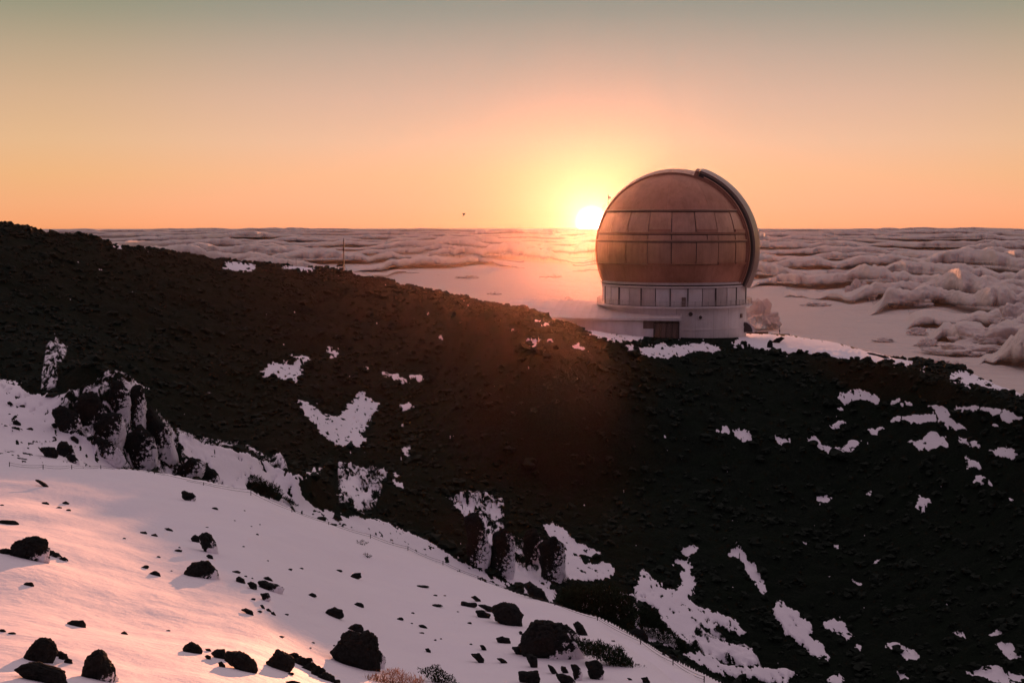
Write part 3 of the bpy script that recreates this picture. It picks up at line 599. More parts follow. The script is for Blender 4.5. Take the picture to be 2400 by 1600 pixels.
ICO6 = (np.array([v.co[:] for v in _bm.verts]), np.array([[v.index for v in f.verts] for f in _bm.faces])); _bm.free()
def puff(u, v, wpx, hpx, seed):
    r = v_to_r(v); a = math.atan((u - 1200) / F_PX); x, y = r * math.sin(a), r * math.cos(a); mm = r / F_PX; d_, f = ICO6
    b1 = np.abs(vn3(d_ * 2.2 + seed, seed)); b2 = np.abs(vn3(d_ * 5.1 + seed, seed + 3)); b3 = np.abs(vn3(d_ * 11.0, seed + 5))
    k_ = .80 + .62 * b1 + .20 * b2 + .07 * b3
    vv = d_ * k_[:, None] * [wpx * mm, wpx * mm * .8, hpx * mm]
    me_ = mesh_np('cloud', vv, f); at_ = me_.attributes.new('cloud_thickness', 'FLOAT', 'POINT')
    at_.data.foreach_set('value', (sst(d_[:, 2] + .5 * fbm3(d_ * 2.5, 3, seed + 8), -.05, .6)).astype(np.float32))
    link('cloud', me_, M_CLOUD_ROLL, kind='stuff', loc=(x, y, CZ - .05 * hpx * mm))
for i, a in enumerate([(1772,768,46,56),(1740,776,34,34),(1715,772,26,30),(2012,690,24,30),(2034,696,18,20),(2345,800,105,46),(2270,815,90,24),(2400,760,60,50),(2190,842,60,14),(2135,712,40,16),(2270,702,80,22),(1330,712,20,14),(1160,690,16,6),(1095,652,24,7),(1290,650,24,8),(2075,792,22,8),(1990,648,60,16),(2180,800,28,16),(2155,775,22,14),(1915,712,30,7),(1215,722,14,10)]):
    puff(*a, 200 + 31 * i)

# ------------------------------------------------------------------ observatory
def at_depth(u, v, y):                                        # a point seen at (u,v), y metres ahead
    dr = ray(u, v); return dr * (y / dr[1])
DC = at_depth(1581, 583, 305.0); MPP = m_per_px(DC); DR = 186 * MPP
ZB = -25.6
ROT = -math.atan2(DC[0], DC[1])
obs = link('observatory', None, None, loc=(DC[0], DC[1], ZB), rotz=ROT, label='large round telescope observatory with metal dome on a white drum, on the snowy ridge', cat='observatory')
zc = DC[2] - ZB                                                # height of the sphere centre in the observatory's own frame
def zl(v, y=305.0): return at_depth(1581, v, y)[2] - ZB
AFF = .376; LM = R(-7)                                         # the front cap is cut off by the arch plane
def sph(lat, lon, r): return np.stack([r * np.cos(lat) * np.sin(lon), -r * np.cos(lat) * np.cos(lon), zc + r * np.sin(lat)], -1)
def lonlim(lat): return np.arccos(np.clip(AFF / np.cos(lat), -1, 1))
def patch(la0, la1, lo0, lo1, r0, r1, nla=8, nlo=6, clip=True, name='panel', mat=None, parent=None):
    la = np.linspace(la0, la1, nla)[:, None]; t = np.linspace(0, 1, nlo)[None, :]
    a = np.full_like(la, lo0); b = np.full_like(la, lo1)
    if clip: lim = lonlim(la) - R(.4); a = np.clip(a, LM - lim, LM + lim); b = np.clip(b, LM - lim, LM + lim)
    lo = a + (b - a) * t; la = la + 0 * lo
    if (b - a).max() < R(1.0): return None
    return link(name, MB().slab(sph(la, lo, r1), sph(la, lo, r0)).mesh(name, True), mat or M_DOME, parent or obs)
def lat_of(v): return math.asin((583 - v) / 186)
# inner shell (sets back the joints), outer shell behind the arch
n_, m_ = 48, 96
la = np.linspace(lat_of(657.5), R(89.9), n_)[:, None] + np.zeros((1, m_)); lo = np.linspace(-math.pi, math.pi, m_)[None, :] + np.zeros((n_, 1))
link('inner_shell', MB().slab(sph(la, lo, DR - .22), sph(la, lo, DR - .5)).mesh('inner_shell', True), M_DARKM, obs)
mv = np.array([math.sin(LM), -math.cos(LM), 0.0]); e1 = np.array([math.cos(LM), math.sin(LM), 0.0])
def arch(s0, s1, p0, p1, r0, r1, ns=5, nph=60, flat=False):
    s = np.linspace(s0, s1, ns)[:, None] + np.zeros((1, nph)); ph = np.linspace(p0, p1, nph)[None, :] + np.zeros((ns, 1))
    def surf(rr):
        rho = np.sqrt(np.maximum(rr * rr - s * s, 0)) if not flat else rr + 0 * s
        return s[..., None] * mv + rho[..., None] * (np.cos(ph)[..., None] * e1 + np.sin(ph)[..., None] * np.array([0, 0, 1.0])) + np.array([0, 0, zc])
    return surf(r1), surf(r0)
A0 = AFF * DR
for k in range(16):                                            # shell segments beyond the arch, right over the top
    p0, p1 = R(-23.4 + k * 14.2), R(-23.4 + (k + 1) * 14.2 - .25)
    if p0 > R(203): break
    link('shell_panel', MB().slab(*arch(A0 - .35, -DR * .93, p0, min(p1, R(203.4)), DR - .2, DR, 24, 6)).mesh('shell_panel', True), M_DOME, obs)
rim_r = math.sqrt(DR * DR - A0 * A0)
link('arch_rim', MB().slab(*arch(A0 + .25, A0 - .35, R(-27), R(207), rim_r - 1.05, rim_r + .28, 3, 90, True)).mesh('arch_rim', True), M_DOME2, obs)
link('arch_rail', MB().slab(*arch(A0 + .55, A0 + .3, R(-20), R(200), rim_r - 1.28, rim_r - 1.05, 2, 90, True)).mesh('arch_rail', True), M_RAIL, obs)
# raised shutter on the right-hand shoulder of the dome
SH = 1.05
sh = link('shutter', MB().slab(*arch(A0 - 1.6, -6.5, R(-27), R(70.5), DR + .12, DR + SH, 8, 70)).mesh('shutter', True), M_SHUT, obs, label='raised curved shutter over the right shoulder of the dome')
link('shutter_rib', MB().slab(*arch(A0 - 1.15, A0 - 1.55, R(-26.5), R(70), DR - .1, DR + SH - .35, 2, 70)).mesh('shutter_rib', True), M_DARKM, sh)
link('shutter_rib', MB().slab(*arch(A0 - .45, A0 - .8, R(-26), R(66), DR - .05, DR + .42, 2, 70)).mesh('shutter_rib', True), M_DOME2, sh)
P_ = arch(A0 - .3, A0 - 2.2, R(70.8), R(73.2), DR - .1, DR + SH + .1, 3, 4)
link('shutter_end', MB().slab(*P_).mesh('shutter_end'), M_DOME2, sh)
for dg in (100, 90.5, 81, 70, 45, 112):                        # small brackets hanging from the arch
    pp = np.array([0, 0, zc]) + (A0 + .7) * mv + (rim_r - 1.2) * (math.cos(R(dg)) * e1 + math.sin(R(dg)) * np.array([0, 0, 1.0]))
    link('arch_bracket', MB().box(pp - np.array([0, 0, .5]), (.1, .1, .6)).box(pp, (.25, .2, .08)).mesh('arch_bracket'), M_RAIL, obs)
# panels of the front face
JL = [R(x) for x in (-74.5, -53.5, -36, -18.9, -2.2, 15, 31.5, 47.3, 63.5)]
G_ = R(.28)
for (v0, v1, jl) in ((544, 499, JL), (561, 549.5, [JL[0], JL[3], JL[4], R(23), JL[6], JL[7], JL[8]]), (614.5, 566.5, JL)):
    for i in range(len(jl) - 1):
        patch(lat_of(v0), lat_of(v1), jl[i] + G_, jl[i + 1] - G_, DR - .2, DR + (.04 if i % 2 else -.03), 7, 7, name='dome_panel')
for v0, v1, pr in ((547.8, 545, .16), (565.8, 562, .22), (498.2, 495, .18), (617.2, 615.2, .14)):
    patch(lat_of(v0), lat_of(v1), JL[0] + .01, R(63), DR - .2, DR + pr, 3, 40, name='ring_beam', mat=M_RIB if pr > .17 else M_DOME2)
    patch(lat_of(v0 - 3.2), lat_of(v1 - 1.5), JL[0] + .01, R(63), DR - .2, DR + pr + .1, 2, 40, name='ring_ledge', mat=M_DOME)
for i in (2, 4, 5, 7, 8):                                      # vertical ribs of the lower rows
    for v0, v1 in ((614.5, 566.5), (544, 499)):
        if i == 8 and v1 < 520: continue
        patch(lat_of(v0), lat_of(v1), JL[i] - R(.38), JL[i] + R(.38), DR - .2, DR + .18, 7, 3, name='vertical_rib', mat=M_RIB)
for i0, i1 in ((3, 4), (5, 6), (7, 8)):                        # ledges standing out under the upper panels
    patch(lat_of(543.5), lat_of(537), JL[i0] + .01, JL[i1] - .01, DR, DR + .24, 3, 6, name='panel_sill', mat=M_DOME2)
for i0, i1 in ((3, 4), (6, 7), (7, 8)):
    patch(lat_of(615), lat_of(611), JL[i0] + .01, JL[i1] - .01, DR, DR + .24, 3, 6, name='panel_sill', mat=M_DOME2)
for k in range(4):                                             # smooth plates above and below the panel rows
    a, b = R(-74 + k * 34), R(-74 + (k + 1) * 34)
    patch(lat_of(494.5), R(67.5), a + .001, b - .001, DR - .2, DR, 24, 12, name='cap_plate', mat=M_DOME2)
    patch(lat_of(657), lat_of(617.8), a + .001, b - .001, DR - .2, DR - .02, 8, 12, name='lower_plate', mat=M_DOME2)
# ledge rings, louvred drum, balcony, base drum
ZR = zl(657, 289)
rD = 168 * MPP; rB = 181 * MPP
zt = zl(657); zu = zl(668.5); zbal = zl(709); zbase = -3.0
link('rotation_ring', MB().lathe([(DR * .92 - 1.2, zt - .35), (173.5 * MPP, zt - .35), (173.5 * MPP, zt - .02), (171 * MPP, zt + .12), (DR * .92 - 1.2, zt + .12)], 160).mesh('rotation_ring', True), M_WHITE2, obs)
link('rotation_ring', MB().lathe([(rD - 1, zt - .62), (170 * MPP, zt - .62), (170 * MPP, zt - .38), (rD - 1, zt - .38)], 160).mesh('rotation_ring', True), M_DARKM, obs)
link('rotation_ring', MB().lathe([(rD - 1, zu), (170.5 * MPP, zu + .05), (172 * MPP, zt - .64), (rD - 1, zt - .64)], 160).mesh('rotation_ring', True), M_WHITE, obs)
def cyl(lo0, lo1, z0, z1, r0, r1, n=8, name='wall_panel', mat=M_WHITE, parent=None):
    lo = np.linspace(lo0, lo1, n)[:, None] + np.zeros((1, 2)); z = np.array([[z0, z1]]) + np.zeros((n, 1))
    f = lambda r: np.stack([r * np.sin(lo), -r * np.cos(lo), z], -1)
    return link(name, MB().slab(f(r1), f(r0)).mesh(name, True), mat, parent or obs)
link('drum_core', MB().lathe([(rD - .55, zbase), (rD - .3, zbase), (rD - .3, zt), (rD - .55, zt)], 128).mesh('drum_core', True), M_DARKM, obs)
bays = [-94, -71, -48, -26, -3, 10.5, 33.6, 56.7, 79, 101.5, 124, 146.5, 169, 191.5, 214, 236.5, 266]
for i in range(len(bays) - 1):
    a, b = bays[i], bays[i + 1]; mid = (a + b) / 2
    if b - a < 16: parts_ = [(a, b)]
    else: parts_ = [(a, mid), (mid, b)]
    for k, (p, q_) in enumerate(parts_):
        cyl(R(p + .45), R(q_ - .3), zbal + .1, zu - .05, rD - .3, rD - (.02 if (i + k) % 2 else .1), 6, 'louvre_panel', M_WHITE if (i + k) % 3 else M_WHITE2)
    cyl(R(a - .38), R(a + .38), zbal + .1, zu - .02, rD - .3, rD + .12, 3, 'drum_post', M_DARKM)
for k in range(24):
    cyl(R(k * 15 + 2), R(k * 15 + 16.8), zl(760), zbal - .4, rD - .3, rD, 7, 'wall_panel', M_WHITE)
    cyl(R(k * 15 + 2), R(k * 15 + 16.8), zbase, zl(761), rD - .3, rD + .05, 7, 'wall_panel', M_WHITE)
link('seam_band', MB().lathe([(rD - .2, zl(762)), (rD + .12, zl(762)), (rD + .12, zl(759.5)), (rD - .2, zl(759.5))], 128).mesh('seam_band', True), M_WHITE, obs)
bal = link('balcony', MB().lathe([(rD - .2, zbal - .35), (rB, zbal - .35), (rB, zbal), (rD - .2, zbal)], 128).mesh('balcony', True), M_WHITE, obs)
rl = MB()
for hh in (.4, .75, 1.1): rl.lathe([(rB - .14, zbal + hh), (rB - .04, zbal + hh), (rB - .04, zbal + hh + .08), (rB - .14, zbal + hh + .08)], 96)
link('handrail', rl.mesh('handrail'), M_RAIL, bal)
pm = MB().box((0, 0, .56), (.05, .05, .56)).mesh('rail_post')
for k in range(72):
    a = 2 * math.pi * k / 72; link('rail_post', pm, M_RAIL, bal, loc=(math.sin(a) * (rB - .09), -math.cos(a) * (rB - .09), zbal))
link('balcony_door', MB().box((0, 0, .95), (.42, .05, .95)).mesh('balcony_door'), M_DOOR, obs, loc=(math.sin(R(7.3)) * (rD + .05), -math.cos(R(7.3)) * (rD + .05), zbal + .02), rotz=R(7.3))
for lon, v, r_, n_ in ((12.5, 736, .62, 20), (20.2, 744, .5, 20)):
    vent = MB().tube([(0, .1, 0), (0, -.22, 0)], r_, n_).mesh('vent_hood', True); zz = zl(v, 289.6)
    vo = link('vent_hood', vent, M_WHITE, obs, loc=(math.sin(R(lon)) * rD, -math.cos(R(lon)) * rD, zz), rotz=R(lon))
    link('vent_grille', MB().tube([(0, -.2, 0), (0, -.26, 0)], r_ * .72, 16).mesh('vent_grille', True), M_DARKM, vo)
link('wall_vent', MB().box((0, 0, 0), (.45, .22, .42)).box((0, -.2, 0), (.3, .08, .28)).mesh('wall_vent'), M_DOOR, obs, loc=(math.sin(R(65)) * rD, -math.cos(R(65)) * rD, zl(739, 298)), rotz=R(65))
hd = MB(); hd.prism([(-.8, -1.1), (1.9, -1.1), (1.85, -.4), (1.5, .3), (.9, .9), (.2, 1.2), (-.8, 1.3)], -.9, .9)
hood = link('exhaust_hood', hd.mesh('exhaust_hood'), M_WHITE, obs, loc=(math.sin(R(76)) * (rD + .1), -math.cos(R(76)) * (rD + .1), zl(765, 301)), rotz=0)
link('hood_louvre', MB().prism([(-.7, -1.0), (1.5, -1.0), (1.4, -.3), (1.0, .4), (.3, .95), (-.7, 1.05)], -1.0, -.92).mesh('hood_louvre'), M_DARKM, hood)
link('side_platform', MB().box((0, 0, 0), (.75, .8, .06)).box((.7, -.75, .5), (.04, .04, .5)).box((.7, .75, .5), (.04, .04, .5)).box((.7, 0, .98), (.04, .78, .03)).box((0, -.75, .98), (.7, .03, .03)).box((.7, 0, .5), (.04, .78, .03)).box((0, -.75, .5), (.7, .03, .03)).box((-.1, -.75, .5), (.03, .03, .5)).mesh('side_platform'), M_RAIL, obs, loc=(DR + 1.15, -2.0, zl(556)))
an = math.asin((583 - 482) / 186)
an_p = (-DR * math.cos(an), 0, zc + DR * math.sin(an))
link('weather_sensor', MB().tube([(0, 0, -.4), (0, 0, 2.4)], .07).box((.28, 0, 1.7), (.3, .1, .22)).box((.1, 0, 2.0), (.18, .05, .05)).mesh('weather_sensor'), M_DARKM, obs, loc=an_p)
link('dome_handrail', MB().tube([(-1.2, 0, -2.3), (-1.25, 0, -.1)], .04).tube([(-.5, 0, -1.5), (-.62, 0, .6)], .04).tube([(-1.25, 0, -.15), (-.62, 0, .6)], .035).tube([(-1.2, 0, -1.2), (-.55, 0, -.4)], .03).mesh('dome_handrail'), M_RAIL, obs, loc=an_p)
link('side_ladder', MB().tube([(0, 0, -1.6), (-.1, 0, 1.6)], .06).tube([(-.5, 0, -1.5), (-.55, 0, 1.4)], .05).box((-.28, 0, .2), (.28, .03, .03)).box((-.28, 0, .7), (.28, .03, .03)).box((-.28, 0, -.3), (.28, .03, .03)).box((-.28, 0, -.8), (.28, .03, .03)).box((-.35, 0, -1.55), (.5, .3, .05)).mesh('side_ladder'), M_RAIL, obs, loc=(-DR - .05, -.5, zl(601)))

# annex with low sloping roof, in the same frame
ann = link('annex_building', None, None, loc=(DC[0], DC[1], ZB), rotz=ROT, label='low pale annex with long sloping roof and brown doors, left of the drum', cat='building')
ze = zl(747.5, 285); zr_ = zl(715.5, 305); sl = (zr_ - ze) / 20
def roofpt(x, y, dz=0): return (x, y, ze + (y + 20) * sl + dz)
XL, XR = -36.0, 1.35
nst = 24
for k in range(nst):                                          # standing-seam roof sheets
    a, b = XL + (XR - XL) * k / nst + .015, XL + (XR - XL) * (k + 1) / nst - .015
    m = MB(); bb = m.addv([roofpt(a, -20.3), roofpt(b, -20.3), roofpt(b, 6), roofpt(a, 6), roofpt(a, -20.3, .14), roofpt(b, -20.3, .14), roofpt(b, 6, .14), roofpt(a, 6, .14)])
    m.addf([(0, 1, 2, 3), (4, 5, 6, 7), (0, 1, 5, 4), (1, 2, 6, 5), (2, 3, 7, 6), (3, 0, 4, 7)], bb)
    link('roof_sheet', m.mesh('roof_sheet'), M_ROOF, ann)
link('fascia', MB().box(((XL + XR) / 2, -20.15, ze - .16), ((XR - XL) / 2 + .05, .12, .2)).mesh('fascia'), M_WHITE, ann)
m = MB(); bb = m.addv([roofpt(XR + .02, -20.3, -.3), roofpt(XR + .16, -20.3, -.3), roofpt(XR + .16, -15, -.3), roofpt(XR + .02, -15, -.3), roofpt(XR + .02, -20.3, .4), roofpt(XR + .16, -20.3, .4), roofpt(XR + .16, -15, .4), roofpt(XR + .02, -15, .4)])
m.addf([(0, 1, 2, 3), (4, 5, 6, 7), (0, 1, 5, 4), (1, 2, 6, 5), (2, 3, 7, 6), (3, 0, 4, 7)], bb); link('verge_board', m.mesh('verge_board'), M_WHITE, ann)
def ux(u, y=285.5): return (at_depth(u, 760, y)[0] - DC[0]) * math.cos(ROT) + (y - DC[1]) * math.sin(ROT)
xd0, xd1, xp0 = ux(1533), ux(1591), ux(1507)
WY = -19.3
nw = 9
for k in range(nw):
    a = XL + (xp0 - XL) * k / nw; b = XL + (xp0 - XL) * (k + 1) / nw
    link('wall_panel', MB().box(((a + b) / 2, WY + .15, (ze - 4) / 2 - 1), ((b - a) / 2 - .015, .15, (ze - .4 + 4) / 2 + .6)).mesh('wall_panel'), M_WHITE, ann)
zd_ = zl(757.5, 285.8)
link('wall_panel', MB().box(((xp0 + xd0) / 2, WY + .15, -1.0), ((xd0 - xp0) / 2 - .015, .15, 1.0 + zl(771, 285.8))).mesh('wall_panel'), M_WHITE, ann)
link('recess_panel', MB().box(((xp0 + xd0) / 2, WY + .3, (zl(771, 285.8) + ze) / 2), ((xd0 - xp0) / 2 - .02, .1, (ze - zl(771, 285.8)) / 2)).mesh('recess_panel'), M_DOOR, ann)
link('door_frame', MB().box((xd0, WY, zd_ / 2 - 1), (.12, .22, zd_ / 2 + 1)).box((xd1, WY, zd_ / 2 - 1), (.12, .22, zd_ / 2 + 1)).box(((xd0 + xd1) / 2, WY - .01, zd_ + .1), ((xd1 - xd0) / 2 + .12, .22, .12)).mesh('door_frame'), M_DARKM, ann)
link('lintel', MB().box(((xd0 + xd1) / 2, WY + .3, (zd_ + ze) / 2), ((xd1 - xd0) / 2, .1, (ze - zd_) / 2)).mesh('lintel'), M_DOOR, ann)
for k in range(4):
    a = xd0 + .14 + (xd1 - xd0 - .28) * k / 4; b = xd0 + .14 + (xd1 - xd0 - .28) * (k + 1) / 4
    link('door_leaf', MB().box(((a + b) / 2, WY + .16, zd_ / 2 - 1), ((b - a) / 2 - .05, .05, zd_ / 2 + 1)).box((b - .08, WY + .08, zd_ / 2 - 1), (.05, .06, zd_ / 2 + 1)).mesh('door_leaf'), M_DOOR, ann)
link('end_wall', MB().box((XR - .1, WY + 2.2, (ze - 3) / 2), (.15, 2.0, (ze + 3) / 2 - .25)).mesh('end_wall'), M_WHITE, ann)
link('back_wall', MB().box(((XL + XR) / 2, 5.7, 1.5), ((XR - XL) / 2, .15, 5.2)).mesh('back_wall'), M_WHITE, ann)
link('end_wall', MB().box((XL + .2, -6.8, 1), (.15, 12.3, 4.2)).mesh('end_wall'), M_WHITE, ann)

# parapet along the terrace right of the drum
pts = [at_depth(u, v, 326) for u, v in ((1752, 776), (1800, 780), (1850, 786.5))]
pr = MB()
for a, b in zip(pts[:-1], pts[1:]):
    L = b - a; pr.box((a + b) / 2 - np.array([0, 0, .35]), (np.linalg.norm(L[:2]) / 2 + .05, .2, .42), math.atan2(L[1], L[0]))
link('parapet', pr.mesh('parapet'), M_WOOD, None, 'thin dark parapet along the far edge of the snowy terrace right of the drum', 'parapet')
p = at_depth(1827, 792, 322); link('pole', MB().tube([(0, 0, -.6), (0, 0, 2.8)], .06).box((0, 0, 1.6), (.12, .05, .2)).mesh('pole'), M_POST, None, 'thin short pole on the snowy terrace right of the drum', 'pole', loc=tuple(p))

# ------------------------------------------------------------------ weather mast and small poles on the left part of the ridge
b0 = place(806, 640, 300); b0[2] = min(b0[2], at_depth(806, 636, b0[1])[2]); s_ = m_per_px(b0)
mast = link('weather_mast', None, None, loc=tuple(b0), label='tall thin lattice mast with a small platform hut, on the dark ridge', cat='mast')
H_ = 80 * s_
for dx, dy in ((-.16, -.12), (.16, -.12), (0, .16)): link('mast_leg', MB().tube([(dx, dy, -1), (dx * .6, dy * .6, H_ * .93)], .07).mesh('mast_leg'), M_RED, mast)
lc = MB()
for k in range(22):
    z0, z1 = k * H_ * .92 / 22, (k + 1) * H_ * .92 / 22; sgn = 1 if k % 2 else -1
    lc.tube([(-.15 * sgn, -.1, z0), (.15 * sgn, -.1, z1)], .025, 4).tube([(-.14, -.1, z1), (.14, -.1, z1)], .025, 4)
link('lattice', lc.mesh('lattice'), M_RED, mast)
link('antenna', MB().tube([(0, 0, H_ * .92), (0, 0, H_ * 1.02)], .05).box((.05, 0, H_ * .95), (.12, .12, .35)).mesh('antenna'), M_POST, mast)
link('instrument_box', MB().box((0, -.2, H_ * .70), (.2, .2, .42)).box((-.12, -.25, H_ * .72 - .5), (.22, .18, .18)).mesh('instrument_box'), M_POST, mast)
link('instrument_box', MB().box((-.16, -.15, H_ * .35), (.2, .15, .25)).mesh('instrument_box'), M_POST, mast)
for dx, dy in ((2.2, 1.0), (2.0, -1.6)): link('guy_wire', MB().tube([(0, 0, H_ * .26), (dx * .75, dy, -.9)], .035, 4).mesh('guy_wire'), M_POST, mast)
def zz(v): return (636 - v) * s_
link('platform_roof', MB().prism([(-2.1, zz(622)), (-1.55, zz(614.5)), (-.1, zz(614.5)), (-.1, zz(621.5))], -.7, .7).mesh('platform_roof'), M_WOOD, mast)
link('platform_rail', MB().box((-.8, -.7, zz(611.5)), (.85, .03, .04)).box((-1.6, -.7, zz(613)), (.03, .03, .25)).box((0, -.7, zz(613)), (.03, .03, .25)).mesh('platform_rail'), M_POST, mast)
for dx in (-1.75, -.2): link('platform_leg', MB().box((dx, -.5, zz(629)), (.07, .07, 7.6 * s_)).mesh('platform_leg'), M_POST, mast)
link('equipment_cabinet', MB().box((-.75, 0, zz(631)), (.5, .4, 6.2 * s_)).box((-.75, 0, zz(624.6)), (.58, .45, .05)).mesh('equipment_cabinet'), M_WOOD, mast)
for (u, v, h, lb) in ((694, 617, 15, 'thin pole standing on the ridge beside the small lit spot'), (675, 615, 8, 'shorter thin pole left of the small lit spot on the ridge')):
    p = place(u, v + 2, 300); p[2] = at_depth(u, v + 1, p[1])[2]
    link('pole', MB().tube([(0, 0, -.8), (0, 0, h * m_per_px(p))], .05).mesh('pole'), M_POST, None, lb, 'pole', loc=tuple(p))

# ------------------------------------------------------------------ rope fence along the edge of the near snow
FP = [(22,1094,11),(101,1101,11),(168,1100,10),(236,1097,9),(362,1113,6),(477,1141,7),(588,1166,15),(684,1201,8),(770,1230,7),(868,1262,10),(956,1291,10),(1038,1323,10),(1120,1357,8),(1210,1389,8),(1300,1420,8),(1400,1455,9),(1501,1512,15),(1577,1558,15),(1650,1600,15)]
fpos = []
for u, v, h in FP:
    p = place(u, v, 36, 138); fpos.append((p, h * m_per_px(p)))
ctr = fpos[9][0]
fen = link('rope_fence', None, None, loc=tuple(ctr), label='low fence of thin dark posts and sagging ropes along the edge of the snowfield', cat='fence')
for p, h in fpos:
    q_ = p - ctr; link('fence_post', MB().tube([q_ - np.array([0, 0, .25]), q_ + np.array([.01, 0, h])], .032, 6).mesh('fence_post'), M_POST, fen)
for (p, h), (p2, h2) in zip(fpos[:-1], fpos[1:]):
    for fr in (.9, .45):
        ps = []
        for t in np.linspace(0, 1, 9):
            c = p * (1 - t) + p2 * t - ctr; c[2] += (h * (1 - t) + h2 * t) * fr - .32 * 4 * t * (1 - t) * min(h, h2); ps.append(c)
        link('rope', MB().tube(ps, .011, 4).mesh('rope'), M_POST, fen)

# ------------------------------------------------------------------ rocks
ICO = {6: ICO6}
def ico(n):
    if n not in ICO:
        bm = bmesh.new(); bmesh.ops.create_icosphere(bm, subdivisions=n, radius=1.0)
        ICO[n] = (np.array([v.co[:] for v in bm.verts]), np.array([[v.index for v in f.verts] for f in bm.faces])); bm.free()
    return ICO[n]
seed_ = [100]
ANCH = {'broad boulder at the left edge': (65, 1280), 'pointed boulder in the lower left': (95, 1520), 'arched boulder': (470, 1335), 'snow-footed boulder': (485, 1270), 'heart-shaped rock': (440, 1160),
        'small rimed cluster': (610, 1380), 'long black rock of the lower row': (560, 1555), 'trailing rock ridge at the bottom': (720, 1570), 'largest black boulder': (840, 1530), 'domed dark rock': (780, 1440),
        'round black boulder': (1190, 1435), 'great rimed boulder': (1290, 1500), 'twig tufts': (850, 1280), 'fence at the left': (130, 1100), 'wedge-shaped rock': (1118, 1545), 'small pointed rock': (833, 1350)}
USED = set()
def stone_label(u, v, w_, h_):
    shp = 'flat' if w_ > 2.6 * h_ else 'oval' if w_ > 1.7 * h_ else 'round'; siz = 'tiny' if w_ < 9 else 'small'
    for nm, (a, b) in sorted(ANCH.items(), key=lambda t: (t[1][0] - u) ** 2 + (t[1][1] - v) ** 2)[:4]:
        dx, dy = u - a, v - b; far_ = math.hypot(dx, dy) > 110
        dr = ('above' if dy < 0 else 'below') if abs(dy) > 1.6 * abs(dx) else ('right of' if dx > 0 else 'left of') if abs(dx) > 1.6 * abs(dy) else ('up' if dy < 0 else 'down') + (' and right of' if dx > 0 else ' and left of')
        for q in (('well ' if far_ else ''), 'slightly farther ', 'farthest '):
            lb = f'{siz} {shp} dark stone {q}{dr} the {nm}'
            if lb not in USED: USED.add(lb); return lb
    return lb
